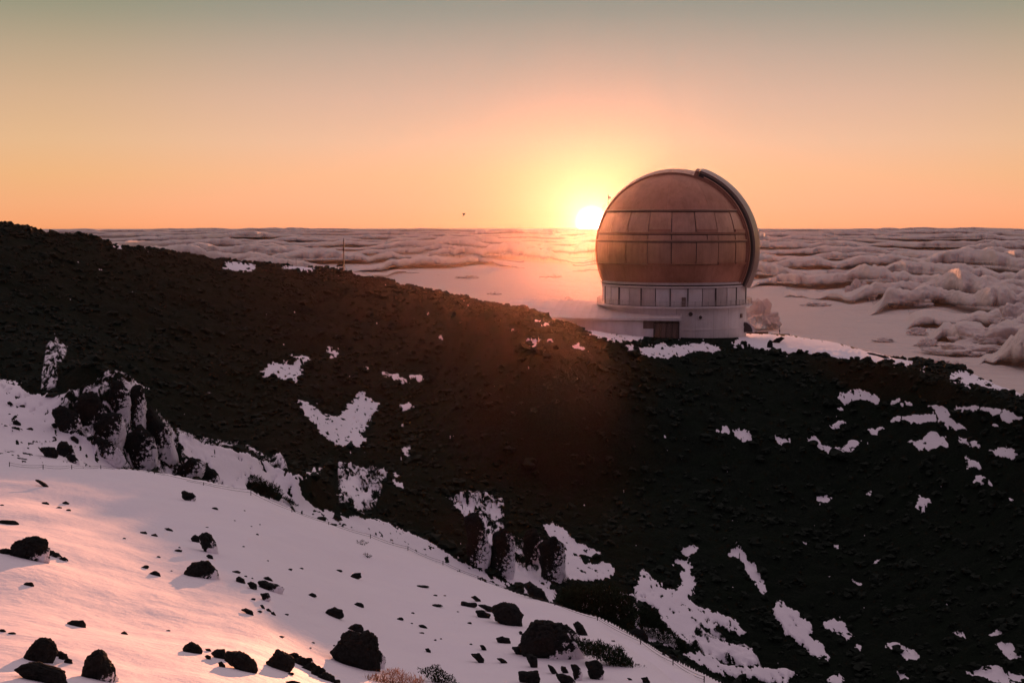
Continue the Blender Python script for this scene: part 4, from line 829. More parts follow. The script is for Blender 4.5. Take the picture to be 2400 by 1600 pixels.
def rock(u0, v0, wpx, hpx, label=None, outline=None, mat=None, group=None, depth=.55, jag=.3, sub=None, sink=.12, rmin=20, rmax=1e9, name='rock', cat='rock'):
    """a boulder whose foot is seen at (u0,v0); outline = list of photo px for the silhouette (star-shaped)"""
    seed_[0] += 1; sd_ = seed_[0]
    p = place(u0, v0, rmin, rmax); s = m_per_px(p)
    sub = sub or (6 if wpx > 80 else 5 if wpx > 28 else 4 if wpx > 12 else 3)
    d_, f = ico(sub); d_ = d_.copy()
    off = (sd_ * 3.7) % 50
    n1 = fbm3(d_ * 1.3 + off, 5, sd_, .55); n2 = 1 - np.abs(fbm3(d_ * 2.8 + off, 4, sd_ + 5, .6)) * 2
    th = np.arctan2(d_[:, 2], d_[:, 0]); planar = np.hypot(d_[:, 0], d_[:, 2])
    fr = np.random.default_rng(sd_); fac = np.ones(len(d_))
    for _ in range(16):
        n_ = fr.normal(size=3); n_ /= np.linalg.norm(n_); dp = d_ @ n_; lim_ = fr.uniform(.74, .93)
        fac = np.minimum(fac, np.where(dp > lim_, lim_ / np.maximum(dp, 1e-6), 1))
    fac = fac / .93
    if outline is not None:
        o_ = np.array(outline, float); c = np.array([(o_[:, 0].min() + o_[:, 0].max()) / 2, (o_[:, 1].min() + o_[:, 1].max()) / 2])
        q_ = (o_ - c) * [s, -s]; tt = np.linspace(-math.pi, math.pi, 361); rr = np.zeros(361)
        for k, a in enumerate(tt):                              # ray / polygon crossing
            dx, dz = math.cos(a), math.sin(a); best = 0
            for i in range(len(q_)):
                ax, az_ = q_[i]; bx, bz = q_[(i + 1) % len(q_)]; ex, ez = bx - ax, bz - az_; den = dx * ez - dz * ex
                if abs(den) < 1e-12: continue
                tq = (ax * ez - az_ * ex) / den; uq = (ax * dz - az_ * dx) / den
                if tq > 0 and -1e-6 <= uq <= 1 + 1e-6: best = max(best, tq)
            rr[k] = best
        ker = np.hanning(17); ker /= ker.sum(); rr = np.convolve(np.concatenate([rr[-9:-1], rr, rr[1:9]]), ker, 'valid')
        q1 = np.stack([np.cos(tt) * 2.6 + off, np.sin(tt) * 2.6, np.full(361, sd_ * .37)], 1); rr = rr * (1 + .13 * fbm3(q1, 4, sd_ + 21, .62))
        rad = np.interp(th, tt, rr); wid = (o_[:, 0].max() - o_[:, 0].min()) * s / 2; hgt = (o_[:, 1].max() - o_[:, 1].min()) * s / 2
        cz = (v0 - c[1]) * s; cx = (c[0] - u0) * s
        pl = planar ** .75
        v = np.stack([np.cos(th) * rad * pl, d_[:, 1] * (wid + hgt) * .5 * depth * 1.2, np.sin(th) * rad * pl], 1)
        n3 = fbm3(d_ * 6.5 + off, 4, sd_ + 9, .6); n4 = np.abs(fbm3(d_ * 4.0 + off, 3, sd_ + 12)) * 2 - .5
        k_ = fac * (1 + (jag * .6) * n1) + .12 * (n2 - .5) + .16 * n3 - .14 * n4; v = v * np.stack([1 + (k_ - 1) * .6, k_, 1 + (k_ - 1) * .6], 1)
        lowz = v[:, 2] < 0; v[lowz, 2] *= 1.9; v[lowz, 0] *= 1.08
        dy_ = wid * depth * .7; v += np.array([cx, dy_, cz - dy_ * (v0 - 521) / F_PX])
    else:
        wid, hgt = wpx * s / 2, hpx * s
        k_ = fac * (1 + jag * 1.3 * n1) + .3 * (n2 - .5) + .15 * fbm3(d_ * 5 + off, 3, sd_ + 9)
        v = d_ * k_[:, None]; v = v * [wid, wid * depth * 1.3, hgt * .62]; v[:, 2] += hgt * .08
        v[:, 0] += v[:, 2] * math.sin(sd_) * .3; v[:, 1] += wid * depth * .4
    v[:, 2] -= 0
    if label is None: label = stone_label(u0, v0, wpx, hpx); group = 'small stones scattered on the near snow'
    o = link(name, mesh_np(name, v, f, True), mat or M_ROCK, None, label, cat, group, loc=tuple(p))
    return o
def chain(crop, pts, label, mat=None):
    """a broken ridge of rock: several pieces, each on its own foot, moving as one thing"""
    root = None
    for x, y, w_, h_ in pts:
        ox, oy, s = crop; o = rock(ox + x / s, oy + y / s, w_ / s, h_ / s, '-', mat=mat, jag=.45, depth=.5, sub=5 if w_ > 90 else 4, name='rock_piece')
        del o['label']; del o['category']
        if root is None: root = link('rock_ridge', None, None, None, label, 'rock', loc=tuple(o.location))
        o.location = o.location - root.location; o.parent = root
    return root
def R_(crop, cx, by, w_, h_, label=None, **k):
    ox, oy, s = crop; return rock(ox + cx / s, oy + by / s, w_ / s, h_ / s, label, **k)
def RO(crop, pts, label, **k):
    q_ = tr(crop, pts); us = [a for a, b in q_]; vs = [b for a, b in q_]; g_ = max(vs); k.setdefault('foot', None); f_ = k.pop('foot')
    u_, v_ = ((min(us) + max(us)) / 2, g_ - .06 * (g_ - min(vs))) if f_ is None else tr(crop, [f_])[0]
    return rock(u_, v_, max(us) - min(us), g_ - min(vs), label, outline=q_, **k)
# foreground left
RO(Z4, [(-10,52),(30,50),(80,57),(104,72),(60,80),(-10,76)], 'flat dark rock cut by the left edge of the picture, above the big boulder')
RO(Z4, [(62,215),(85,190),(150,160),(235,156),(284,178),(286,235),(262,300),(235,290),(190,262),(120,268),(60,250)], 'broad black boulder on the snow near the left edge, rime on its right foot', mat=M_RIME)
RO(Z4, [(-5,232),(30,225),(65,232),(60,262),(-5,258)], 'low black rock pressed against the left side of the broad boulder')
chain(Z4, [(310,268,60,40),(350,285,55,35),(390,298,45,28)], 'small ragged ridge of rock trailing right of the broad boulder', M_RIME)
RO(Z4, [(135,448),(155,438),(190,437),(206,458),(170,460)], 'small flat rock alone below the broad boulder')
RO(Z4, [(402,680),(430,663),(500,662),(518,688),(515,698),(450,690)], 'half-buried dark rock alone in the sunlit snow, lower left')
RO(Z4, [(105,912),(150,860),(195,800),(235,765),(300,775),(335,815),(350,850),(300,890),(220,920),(150,925)], 'pointed black boulder, upper one of the pair in the lower left corner', mat=M_RIME3)
chain(Z4, [(360,880,50,45),(390,905,55,50),(420,928,40,40)], 'thin broken slab of rock leaning on the right of the pointed boulder')
RO(Z4, [(85,955),(150,920),(210,918),(300,945),(370,970),(388,1012),(350,1042),(300,1040),(230,1010),(140,990)], 'wide low black boulder under the pointed one in the lower left corner')
RO(Z4, [(497,990),(505,935),(520,890),(560,865),(600,842),(635,850),(645,905),(690,960),(700,1000),(670,1040),(600,1020),(550,1000)], 'upright black boulder with rime on its foot, right of the lower left pair', mat=M_RIME)
RO(Z4, [(1165,160),(1190,138),(1215,150),(1220,185),(1190,182)], 'small rock touching the left side of the snow-footed boulder')
RO(Z4, [(1213,150),(1225,125),(1260,120),(1295,145),(1310,190),(1330,225),(1320,250),(1270,235),(1235,190)], 'dark boulder with snow-plastered foot in the middle of the snowfield', mat=M_RIME2)
RO(Z4, [(1125,378),(1150,335),(1165,312),(1215,300),(1275,303),(1315,335),(1325,375),(1330,405),(1290,395),(1230,375),(1180,392),(1140,390)], 'arched black boulder with rime underneath, left middle of the snowfield', mat=M_RIME)
RO(Z4, [(1258,272),(1275,262),(1300,270),(1305,290),(1280,285)], 'small rock just above the arched boulder')
RO(Z4, [(908,380),(945,362),(975,378),(978,392),(930,390)], 'small dark rock left of the arched boulder, casting a long shadow')
R_(Z4, 885, 345, 46, 18, 'tiny flat rock above the one left of the arched boulder')
RO(Z4, [(850,122),(890,120),(898,132),(870,134)], 'left one of two tiny flat rocks high on the sunlit snow')
RO(Z4, [(920,138),(950,132),(965,148),(930,147)], 'right one of two tiny flat rocks high on the sunlit snow')
RO(Z4, [(998,98),(1030,98),(1062,115),(1030,114)], 'thin slanting sliver of rock above the snow-footed boulder')
RO(Z4, [(740,738),(758,728),(785,750),(750,747)], 'tiny pointed stone alone on the sunlit lower snow')
RO(Z4, [(-5,722),(25,722),(35,740),(-5,738)], 'tiny dark stone at the left edge above the lower left boulders')
RO(Z4, [(1118,860),(1122,820),(1168,796),(1205,815),(1230,845),(1205,868),(1150,862)], 'round-topped black boulder at the left end of the lower rock row', mat=M_ROCK)
RO(Z4, [(1250,838),(1285,840),(1292,855),(1265,850)], 'small flat stone between the round-topped boulder and the long rock')
RO(Z4, [(1252,890),(1270,878),(1290,890),(1285,908)], 'small stone just below the gap in the lower rock row')
RO(Z4, [(1290,860),(1320,840),(1370,838),(1375,865),(1420,880),(1380,900),(1330,885)], 'knobbly left lump of the long dark rock in the lower row')
RO(Z4, [(1370,880),(1385,855),(1450,855),(1510,870),(1545,900),(1560,945),(1550,972),(1500,955),(1430,930),(1370,905)], 'long black rock sloping down right in the lower row', mat=M_ROCK)
RO(Z4, [(1335,922),(1355,915),(1378,940),(1370,952),(1345,945)], 'small stone under the long black rock of the lower row')
RO(Z4, [(1640,910),(1660,880),(1695,842),(1720,855),(1780,880),(1800,910),(1760,972),(1700,975),(1650,965)], 'jagged black boulder at the bottom, head of a trailing rock ridge')
chain(Z4, [(1790,905,110,50),(1850,940,110,60),(1905,972,90,65),(1950,1005,90,70),(1995,1030,80,60),(2050,1045,60,30)], 'ridge of dark rock with rime trailing right from the jagged boulder', M_RIME)
R_(Z4, 1778, 998, 36, 16, 'tiny stone below the trailing rock ridge at the bottom')
RO(Z4, [(1740,1042),(1790,1032),(1830,1045),(1830,1060),(1740,1060)], 'flat dark rock cut by the bottom edge under the trailing ridge')
# the snowman-shaped boulder
RO(Z5, [(400,1405),(430,1345),(440,1325),(495,1300),(545,1312),(575,1295),(622,1335),(625,1400),(620,1480),(560,1497),(500,1490),(430,1430)], 'largest black boulder of the lower middle, body of the stacked pair')
RO(Z5, [(470,1300),(490,1275),(520,1260),(550,1268),(558,1292),(510,1302)], 'small boulder perched on top of the largest black boulder')
RO(Z5, [(622,1390),(650,1405),(677,1440),(665,1490),(620,1497),(605,1450)], 'rime-crusted rock against the right side of the largest black boulder', mat=M_RIME2)
RO(Z5, [(355,1212),(375,1185),(410,1174),(450,1188),(452,1212),(415,1225),(375,1225)], 'domed dark rock in the snow above the largest boulder')
RO(Z5, [(490,1012),(515,992),(545,990),(548,1010),(520,1022)], 'small pointed rock in the shaded snow, upper middle')
RO(Z5, [(512,1158),(530,1145),(555,1150),(565,1166),(535,1168)], 'small oval rock right of the domed dark rock')
RO(Z5, [(275,1105),(290,1098),(312,1110),(295,1118)], 'tiny oval rock left of the small pointed rock')
for c_ in ((1447,375,46,16),(1755,634,20,10),(1505,400,18,10),(1545,410,14,8)): R_(Z4, *c_)
RO(Z4, [(1443,410),(1465,397),(1490,415),(1503,440),(1480,438),(1450,430)], 'left rock of the small rimed cluster mid-slope')
RO(Z4, [(1512,435),(1535,427),(1570,445),(1570,475),(1545,475)], 'central rock of the small rimed cluster mid-slope', mat=M_RIME)
RO(Z4, [(1570,430),(1610,425),(1640,440),(1700,455),(1730,470),(1690,490),(1630,470),(1600,480)], 'right rock of the small rimed cluster mid-slope', mat=M_RIME2)
RO(Z4, [(1605,408),(1640,402),(1670,425),(1640,422)], 'thin rock on top of the small rimed cluster mid-slope')
RO(Z4, [(1590,500),(1640,495),(1655,530),(1620,545)], 'snow-covered knob below the small rimed cluster', mat=M_RIME2)
RO(Z4, [(1468,602),(1500,595),(1540,610),(1545,628),(1510,618)], 'flat rock low left of the string of pebbles')
for c_ in ((1550,536,26,14),(1590,618,30,12)): R_(Z4, *c_)
RO(Z4, [(1590,568),(1608,565),(1625,590),(1610,588)], 'top rock of the string of three stones running down the slope')
RO(Z4, [(1628,598),(1645,594),(1662,612),(1640,614)], 'middle rock of the string of three stones running down the slope')
RO(Z4, [(1655,620),(1675,616),(1688,636),(1668,634)], 'bottom rock of the string of three stones running down the slope')
R_(Z4, 1910, 518, 46, 24, 'small round rock right of the string of stones')
for c_ in ((1575,142,14,12),(1490,218,14,8),(760,164,20,8),(970,278,24,10),(1100,218,14,10),(1050,360,12,6),(1030,727,24,7),(1720,764,36,8),(1775,356,30,12),(1845,348,28,10),(2075,364,40,12),(1540,92,12,6),(1640,300,14,8),(2045,826,14,9),(1900,835,16,7),(70,752,50,10),(1265,96,10,6)): R_(Z4, *c_)
R_(Z4, 1092, 240, 40, 16, 'small flat rock between the snow-footed boulder and the sliver')
# upper left snow
RO(Z3, [(258,800),(300,785),(370,790),(385,830),(350,860),(290,825)], 'left rock of the cluster above the fence, upper left snow')
RO(Z3, [(385,775),(410,745),(455,755),(490,790),(515,850),(470,860),(400,840)], 'tallest rock of the cluster above the fence, upper left snow', mat=M_RIME)
RO(Z3, [(450,850),(500,835),(535,880),(530,895),(470,870)], 'right lower rock of the cluster above the fence, upper left snow', mat=M_RIME)
RO(Z3, [(82,612),(110,605),(140,630),(125,642),(90,630)], 'small rock alone in the upper left snow above the cluster')
RO(Z3, [(45,478),(65,472),(85,490),(60,496)], 'small rock in the shaded snow at the far upper left')
for c_ in ((110,455,30,14),(155,508,36,14),(65,563,16,8),(205,664,40,16)): R_(Z3, *c_)
RO(Z3, [(352,630),(372,622),(392,640),(388,658),(365,650)], 'small rock at the lower left foot of the rimed crag')
RO(Z3, [(478,725),(505,718),(540,745),(530,760),(495,745)], 'rock at the bottom left edge of the rimed crag')
RO(Z3, [(230,1015),(260,1018),(325,1055),(328,1066),(280,1045)], 'thin slanting rock on the snow below the fence, left')
RO(Z3, [(283,1166),(320,1163),(337,1178),(300,1180)], 'left flat stone of the small group below the slanting rock')
RO(Z3, [(425,1170),(450,1160),(475,1175),(445,1182)], 'right flat stone of the small group below the slanting rock')
for c_ in ((470,1226,32,14),(405,1208,34,12),(12,1190,26,12),(1482,1220,40,16),(1685,1232,14,8),(1775,1395,16,12),(1790,1322,12,8),(1430,1345,12,6),(1617,1306,12,6)): R_(Z3, *c_)
RO(Z3, [(1250,1095),(1270,1088),(1300,1100),(1320,1098),(1338,1125),(1330,1158),(1295,1150),(1258,1130)], 'heart-shaped black rock near the crest of the snowfield', mat=M_RIME)
RO(Z3, [(1340,985),(1370,940),(1420,925),(1470,950),(1495,1010),(1460,1035),(1390,1030),(1330,1020)], 'big rounded rock at the lower right foot of the rimed crag', rmin=130, mat=M_RIME)
RO(Z3, [(1180,975),(1240,930),(1310,870),(1370,880),(1400,930),(1350,1000),(1260,1010)], 'dark rock left of the big rounded rock at the crag foot', rmin=130, mat=M_RIME2)
# crag outcrops
for (pts, lb, mt) in (
 ([(355,525),(400,505),(460,510),(520,560),(540,620),(520,690),(450,680),(380,600)], 'smooth dark buttress at the left foot of the rimed crag', M_RIME),
 ([(500,500),(560,430),(660,430),(700,500),(720,600),(620,640),(540,600)], 'dark block in the left half of the rimed crag', M_RIME),
 ([(640,640),(700,560),(820,560),(860,640),(820,740),(700,740)], 'dark block low in the middle of the rimed crag', M_RIME2),
 ([(740,440),(780,330),(840,340),(880,420),(890,540),(800,560)], 'tall rimed pillar in the upper middle of the crag', M_RIME2),
 ([(900,420),(920,350),(985,355),(1000,470),(990,640),(930,660),(890,560)], 'tallest snow-capped pinnacle at the right of the crag', M_RIME2),
 ([(1000,560),(1040,500),(1080,600),(1150,660),(1200,780),(1150,860),(1060,800),(1010,700)], 'rimed rib stepping down right of the tallest pinnacle', M_RIME2),
 ([(860,700),(960,640),(1060,720),(1080,860),(980,930),(880,880)], 'broad rimed wall at the base of the crag', M_RIME2),
 ([(560,760),(640,720),(760,760),(860,860),(800,880),(660,840)], 'low rimed ledge along the bottom of the crag', M_RIME2)):
    RO(Z3, pts, lb, mat=mt, rmin=138, rmax=192, jag=.5, depth=.35, name='rock_outcrop')
for (pts, lb, mt) in (
 ([(1095,700),(1160,690),(1200,740),(1230,860),(1225,980),(1160,960),(1110,850)], 'dark rock wall with a strip of rime above the end of the gully', M_RIME2),
 ([(1240,800),(1300,760),(1350,820),(1340,1000),(1270,1020),(1235,940)], 'dark pillar right of the rime strip above the snow edge', M_RIME2),
 ([(1400,800),(1470,760),(1500,840),(1490,960),(1420,950)], 'narrow dark rib left of the rime-laced rock', M_RIME2),
 ([(1490,850),(1560,800),(1610,860),(1625,980),(1560,1040),(1500,1010)], 'rime-laced rock beside the triangular snow patch', M_RIME2)):
    RO(Z5, pts, lb, mat=mt, rmin=120, jag=.8, depth=.35, name='rock_outcrop')
# right part of the near snow
RO(Z5, [(1225,1180),(1260,1158),(1310,1145),(1365,1162),(1392,1200),(1385,1250),(1365,1272),(1320,1250),(1260,1225)], 'round black boulder on the right part of the snowfield')
RO(Z5, [(1148,1190),(1190,1190),(1232,1212),(1215,1232),(1170,1225)], 'flat dark rock touching the left of the round black boulder')
RO(Z5, [(1075,1138),(1110,1150),(1155,1148),(1160,1162),(1105,1172),(1078,1155)], 'thin ragged rock left of the round black boulder')
RO(Z5, [(1125,1118),(1150,1112),(1180,1135),(1170,1145)], 'small slanting rock above the thin ragged one')
RO(Z5, [(1160,1158),(1200,1158),(1255,1178),(1245,1195),(1190,1175)], 'narrow rock bridge joining the round black boulder on its left')
for c_ in ((945,1168,60,9),(870,1066,60,9),(435,985,30,8),(990,1112,14,6),(405,740,40,10),(1122,1262,22,12),(823,1208,16,8),(818,1260,12,7),(870,1308,26,8),(940,1345,14,9),(970,1338,12,7),(940,1112,22,7),(1060,1195,12,6),(1128,1370,16,8),(300,1360,20,7),(160,1214,22,9)): R_(Z5, *c_)
R_(Z5, 755, 1240, 36, 14, 'small dark stone low centre of the snow, left of the oval one')
RO(Z5, [(850,1265),(880,1262),(900,1278),(870,1280)], 'oval stone in the low centre of the snow')
RO(Z5, [(888,1392),(905,1388),(918,1405),(900,1412)], 'small round stone right of the largest boulder')
RO(Z5, [(1258,1340),(1290,1328),(1330,1338),(1332,1360),(1290,1366)], 'dark flat-topped rock left of the great rimed boulder')
RO(Z5, [(1175,1372),(1195,1370),(1215,1400),(1190,1398)], 'small slanting rock above the wedge-shaped one')
RO(Z5, [(1128,1420),(1170,1415),(1192,1445),(1190,1468),(1150,1442)], 'wedge-shaped dark rock in the lower right-centre snow')
RO(Z5, [(1262,1445),(1290,1442),(1320,1465),(1300,1472)], 'small flat rock right of the wedge-shaped one')
RO(Z5, [(1338,1382),(1380,1380),(1425,1405),(1415,1425),(1370,1415)], 'upper rock of the dark line left of the great rimed boulder')
RO(Z5, [(1420,1425),(1450,1418),(1475,1440),(1478,1495),(1455,1490),(1425,1450)], 'lower rock of the dark line left of the great rimed boulder')
RO(Z5, [(1378,1512),(1430,1510),(1480,1500),(1485,1570),(1400,1575)], 'dark rock cut by the bottom edge left of the great rimed boulder')
RO(Z5, [(1402,1345),(1430,1290),(1470,1250),(1520,1236),(1570,1250),(1620,1262),(1670,1290),(1682,1330),(1700,1400),(1715,1440),(1650,1480),(1560,1470),(1490,1430),(1430,1390)], 'great black boulder crusted with rime, lower right of the snowfield', mat=M_RIME2, foot=(1540,1440))
RO(Z5, [(1665,1260),(1690,1245),(1715,1265),(1745,1310),(1735,1322),(1690,1300)], 'tilted oval rock right above the great rimed boulder')
RO(Z9, [(72,855),(90,840),(115,850),(112,885),(90,880)], 'small stone at the left foot of the great rimed boulder')
RO(Z9, [(800,1160),(850,1165),(940,1170),(1000,1220),(1000,1330),(940,1385),(870,1350),(840,1250),(800,1200)], 'smaller black boulder right below the great rimed boulder', mat=M_RIME)
RO(Z9, [(385,1210),(450,1245),(500,1300),(480,1330),(420,1280)], 'slanting dark slab in the lower right rocks', mat=M_RIME)
RO(Z9, [(490,1320),(560,1320),(640,1340),(700,1400),(690,1430),(560,1420),(510,1370)], 'dark rock at the bottom edge below the great rimed boulder', mat=M_RIME)
RO(Z9, [(540,1230),(590,1240),(620,1300),(600,1320),(545,1280)], 'small dark rock among rime under the great boulder', mat=M_RIME)
RO(Z9, [(640,1210),(720,1220),(780,1300),(740,1400),(690,1350)], 'feathery rimed knob below the great boulder', mat=M_RIME2)
RO(Z9, [(1260,1350),(1310,1358),(1340,1380),(1300,1378)], 'small flat rock near the bottom edge under the long shrub')
RO(Z9, [(1420,1355),(1490,1345),(1520,1400),(1460,1420)], 'dark rock at the bottom edge under the end of the long shrub')
RO(Z9, [(1650,1095),(1675,1085),(1697,1115),(1665,1112)], 'small rock beside the fence rope on the far strip of snow')
RO(Z9, [(1095,945),(1135,945),(1135,960),(1100,955)], 'tiny sliver of stone above the track in the snow')
RO(Z9, [(115,350),(200,320),(260,375),(330,400),(380,500),(360,525),(260,490),(180,430)], 'dark rock just over the snow crest, left of the big shrub', rmin=92, rmax=130)
RO(Z9, [(200,275),(260,290),(340,340),(400,410),(435,460),(390,450),(310,370),(230,310)], 'long narrow rock above the crest rock, left of the big shrub', rmin=94, rmax=135)
RO(Z9, [(1310,790),(1370,755),(1440,765),(1490,830),(1490,870),(1400,885),(1330,850)], 'rounded dark rock just beyond the crest, above the fence post', rmin=80, rmax=125)
RO(Z9, [(1730,1035),(1790,1045),(1840,1090),(1820,1105),(1740,1070)], 'flat dark rock beyond the fence at lower right', rmin=72, rmax=120)
p_ = RO(Z7, [(518,835),(522,800),(535,780),(552,790),(548,835)], 'upright dark rock at the edge of the snowy terrace', rmin=255, rmax=300)
p_ = RO(Z7, [(550,792),(580,768),(610,760),(628,768),(610,780),(570,800)], 'low dark rock and scrub beside the upright rock on the terrace', rmin=285, rmax=330)
RO(Z7, [(1115,858),(1160,856),(1290,885),(1285,890),(1160,868)], 'thin dark wall-like rock line on the right of the snowy terrace', rmin=255, depth=.15)

# ------------------------------------------------------------------ shrubs: low cover over the dark hill (nobody could count it)
Ucur, Vcur = GU, GV
def scatter_cover(n):
    cand = (np.abs(az) < 21)[:, None] & (TR > kr[:, 4][:, None] + 22) & (TR < kr[:, 11][:, None] + 12) & (soft < .33)
    terr2 = (TX > 8) & (TX < 80) & (TR > 281.5) & (TR < 345); cand &= ~terr2
    cand &= rime < .6
    ii, jj = np.where(cand)
    da = np.gradient(np.radians(az))[ii]; drr = np.gradient(TR, axis=1)[ii, jj]
    wgt_ = da * TR[ii, jj] * np.abs(drr) * (1 + 1.2 * (TR[ii, jj] > kr[ii, 10] - 6)) * (.35 + sst(fbm2(TX[ii, jj] / 12, TY[ii, jj] / 12, 3, 301), -.35, .2))
    k = rng.choice(len(ii), n, p=wgt_ / wgt_.sum()); return ii[k], jj[k]
NS = 9800
ii, jj = scatter_cover(NS)
dco, dfa = ico(2)
vs, fs = [], []
variants = []
for k in range(8):
    n = vn3(dco * 2.3 + 9 * k, 400 + k); n2_ = vn3(dco * 5.1 + 3 * k, 500 + k)
    variants.append(dco * (1 + .45 * n + .4 * n2_)[:, None] * [1, 1, .7])
for k in range(NS):
    i, j = ii[k], jj[k]; s = .22 + .55 * rng.random() ** 1.6; s *= 1.6 if rng.random() < .07 else 1.0
    a = rng.uniform(0, 6.28); ca, sa = math.cos(a), math.sin(a); v = variants[k % 8] * s
    v = np.stack([v[:, 0] * ca - v[:, 1] * sa, v[:, 0] * sa + v[:, 1] * ca, v[:, 2]], 1)
    vs.append(v + [TX[i, j], TY[i, j], TZ[i, j] + .12 * s]); fs.append(dfa + k * len(dco))
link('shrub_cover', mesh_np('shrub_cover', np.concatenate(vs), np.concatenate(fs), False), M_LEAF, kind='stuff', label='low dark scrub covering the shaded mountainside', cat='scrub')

# single shrubs that stand out
def shrub(crop, pts, label, nblade, blade, mat=M_LEAF2, rmin=20, rmax=1e9, seed=0, up=.7, thick=.5, wid=.045, foot=None, name='shrub', cat='shrub'):
    r_ = np.random.default_rng(900 + seed); q_ = np.array(tr(crop, pts)); c = q_.mean(0)
    f_ = tr(crop, [foot])[0] if foot else (c[0], q_[:, 1].max() - .2 * (q_[:, 1].max() - q_[:, 1].min()))
    p = place(f_[0], f_[1], rmin, rmax); s = m_per_px(p)
    x0, x1, y0, y1 = q_[:, 0].min(), q_[:, 0].max(), q_[:, 1].min(), q_[:, 1].max(); V = []; Fq = []; n = 0
    core = []
    tries = 0
    while n < nblade and tries < nblade * 12:
        tries += 1; u, v = r_.uniform(x0, x1), r_.uniform(y0, y1); ins = False
        for i in range(len(q_)):
            xa, ya = q_[i]; xb, yb = q_[(i + 1) % len(q_)]
            if (ya > v) != (yb > v) and u < (xb - xa) * (v - ya) / (yb - ya) + xa: ins = not ins
        if not ins: continue
        b = np.array([(u - f_[0]) * s, r_.uniform(-1, 1) * thick * (x1 - x0) * s * .3, (f_[1] - v) * s])
        dr = r_.normal(size=3); dr[2] = abs(dr[2]) + up; dr /= np.linalg.norm(dr); L = blade * r_.uniform(.5, 1.2)
        sd_ = np.cross(dr, r_.normal(size=3)); sd_ /= np.linalg.norm(sd_); sd_ *= wid * r_.uniform(.6, 1.3)
        m_ = b + dr * L * .5 + np.array([0, 0, .06 * L]); V += [b - sd_ * .4, b + sd_ * .4, m_ + sd_, m_ - sd_, b + dr * L]
        Fq.append((n * 5, n * 5 + 1, n * 5 + 2, n * 5 + 3)); core.append((n * 5 + 3, n * 5 + 2, n * 5 + 4)); n += 1
    root = link(name, None, None, None, label, cat, loc=tuple(p))
    link('foliage', mesh_np('foliage', np.array(V), [np.array(Fq), np.array(core)], False), mat, root)
    st = MB()
    for k in range(9):
        t = r_.uniform(.35, .65); x = (x0 + (x1 - x0) * t - f_[0]) * s; st.tube([(x * .6, 0, -.2), (x * .8, r_.uniform(-.2, .2), .08 * (y1 - y0) * s), (x, r_.uniform(-.2, .2), .2 * (y1 - y0) * s)], [.03, .02, .01], 5)
    link('stem', st.mesh('stem'), M_POST, root)
    return root
shrub(Z9, [(470,430),(530,330),(600,280),(760,270),(980,260),(1120,260),(1200,330),(1330,400),(1380,560),(1350,700),(1200,760),(1000,700),(900,680),(720,660),(560,600),(480,540)], 'large dark shrub mass rising just over the crest of the snowfield', 5200, .42, rmin=92, rmax=140, seed=1, foot=(860,640))
shrub(Z9, [(1350,480),(1450,475),(1600,530),(1650,600),(1640,660),(1800,750),(1900,870),(1970,980),(1900,1030),(1800,960),(1600,830),(1440,770),(1370,640)], 'dark shrub bank running down right beside the wide snow patch', 3600, .4, rmin=92, rmax=180, seed=2, foot=(1600,800))
shrub(Z9, [(710,950),(850,975),(990,990),(1130,1050),(1210,1040),(1240,1110),(1320,1180),(1340,1240),(1480,1290),(1590,1340),(1640,1400),(1560,1400),(1400,1320),(1250,1290),(1140,1220),(1050,1190),(900,1120),(800,1090),(740,1020)], 'long low spiky shrub on the near snow right of the great rimed boulder', 3800, .2, seed=3, wid=.022, foot=(1150,1210))
shrub(Z3, [(1630,1005),(1720,1000),(1790,1000),(1830,1040),(1900,1060),(1940,1100),(1960,1150),(1870,1140),(1760,1080)], 'dark straggly shrub in the snowy hollow behind the fence', 900, .45, rmin=134, seed=4, wid=.05)
shrub(Z3, [(1940,1130),(2000,1150),(2060,1200),(2000,1180)], 'small twiggy shrub at the right end of the hollow', 160, .4, rmin=134, seed=5)
shrub(Z5, [(520,825),(560,822),(590,835),(575,848),(540,840)], 'tiny twig tuft on the upper middle snow', 90, .16, seed=6, wid=.015, name='twig_tuft')
shrub(Z5, [(555,890),(580,885),(610,908),(590,915)], 'low twig tuft just below the tiny one', 70, .12, seed=7, wid=.02, name='twig_tuft')
shrub(Z5, [(555,1565),(600,1540),(680,1515),(740,1500),(800,1540),(880,1555),(880,1600),(560,1600)], 'grass tuft with orange sunlight put into its colour, at the bottom edge', 1500, .22, mat=M_SUNLIT_TUFT, seed=8, wid=.010, name='sunlit_tuft', foot=(720,1575))
shrub(Z5, [(850,1500),(900,1495),(930,1480),(970,1482),(990,1515),(1040,1545),(1060,1590),(960,1590),(900,1540)], 'dark low shrub at the bottom edge right of the sunlit-coloured tuft', 900, .12, seed=9, wid=.02)
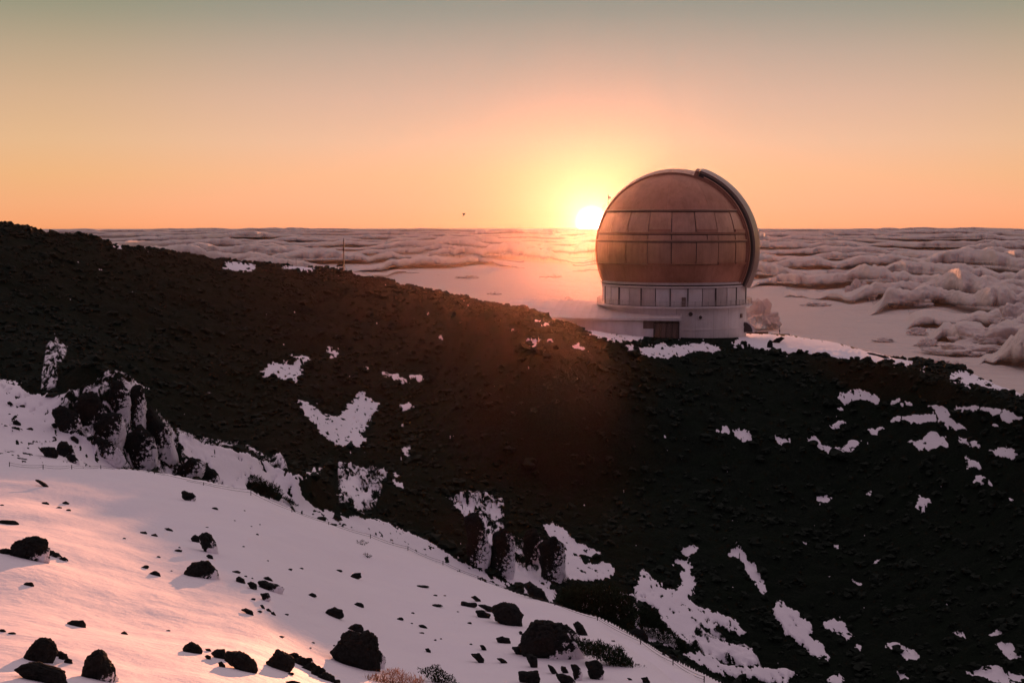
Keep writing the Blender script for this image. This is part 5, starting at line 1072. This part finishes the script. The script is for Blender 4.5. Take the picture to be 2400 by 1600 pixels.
shrub(Z6, [(930,910),(1100,920),(1240,970),(1200,985),(960,975)], 'dark spiky shrub at the bottom edge beyond the fence', 1400, .4, rmin=75, rmax=150, seed=10, foot=(1080,975))

# ------------------------------------------------------------------ bird
bp = at_depth(1088, 503, 160.0); bs = m_per_px(bp)
bird = link('bird', None, None, None, 'tiny bird flying over the sea of clouds left of the sun', 'bird', loc=tuple(bp))
bird.rotation_euler = (0, R(-48), 0)
bm_ = MB(); bm_.tube([(-.22, 0, 0), (-.1, 0, .01), (.05, 0, .01), (.17, 0, .03), (.22, 0, .03)], [.012, .05, .06, .035, .012], 8)
link('body', bm_.mesh('body', True), M_BIRD, bird)
for sgn in (-1, 1):
    wv = MB(); b_ = wv.addv([(.08, 0, .03), (-.06, 0, .03), (.05, sgn * .12, .16), (-.08, sgn * .12, .15), (-.03, sgn * .2, .26), (.08, 0, .015), (-.06, 0, .015), (.05, sgn * .12, .145), (-.08, sgn * .12, .135)])
    wv.addf([(0, 1, 3, 2), (2, 3, 4), (5, 7, 8, 6), (7, 4, 8), (0, 2, 7, 5), (1, 6, 8, 3), (0, 5, 6, 1), (2, 4, 7), (3, 8, 4)], b_); link('wing', wv.mesh('wing'), M_BIRD, bird)
link('tail', MB().prism([(-.2, 0), (-.34, .02), (-.34, .0), (-.2, -.015)], -.05, .05).mesh('tail'), M_BIRD, bird)

# ------------------------------------------------------------------ haze
if GLOW_HAZE_DENSITY > 0:  # added volume: its warm tint gives hill and sky an orange veiling glow
    hz = MB().box((0, 0, (-152.5 + 22) / 2 - .0), (640, 640, (152.5 + 22) / 2 + 8)).mesh('glow_haze')
    mh = bpy.data.materials.new('glow_haze'); mh.use_nodes = True; mh.node_tree.nodes.clear(); gh = G(mh.node_tree)
    pv = gh.n('ShaderNodeVolumePrincipled'); pv.inputs['Color'].default_value = (1.0, .62, .44, 1); pv.inputs['Density'].default_value = GLOW_HAZE_DENSITY; pv.inputs['Anisotropy'].default_value = GLOW_HAZE_G
    oh = gh.n('ShaderNodeOutputMaterial'); gh.put(oh.inputs['Volume'], pv.outputs[0])
    link('glow_haze', hz, mh, kind='stuff')
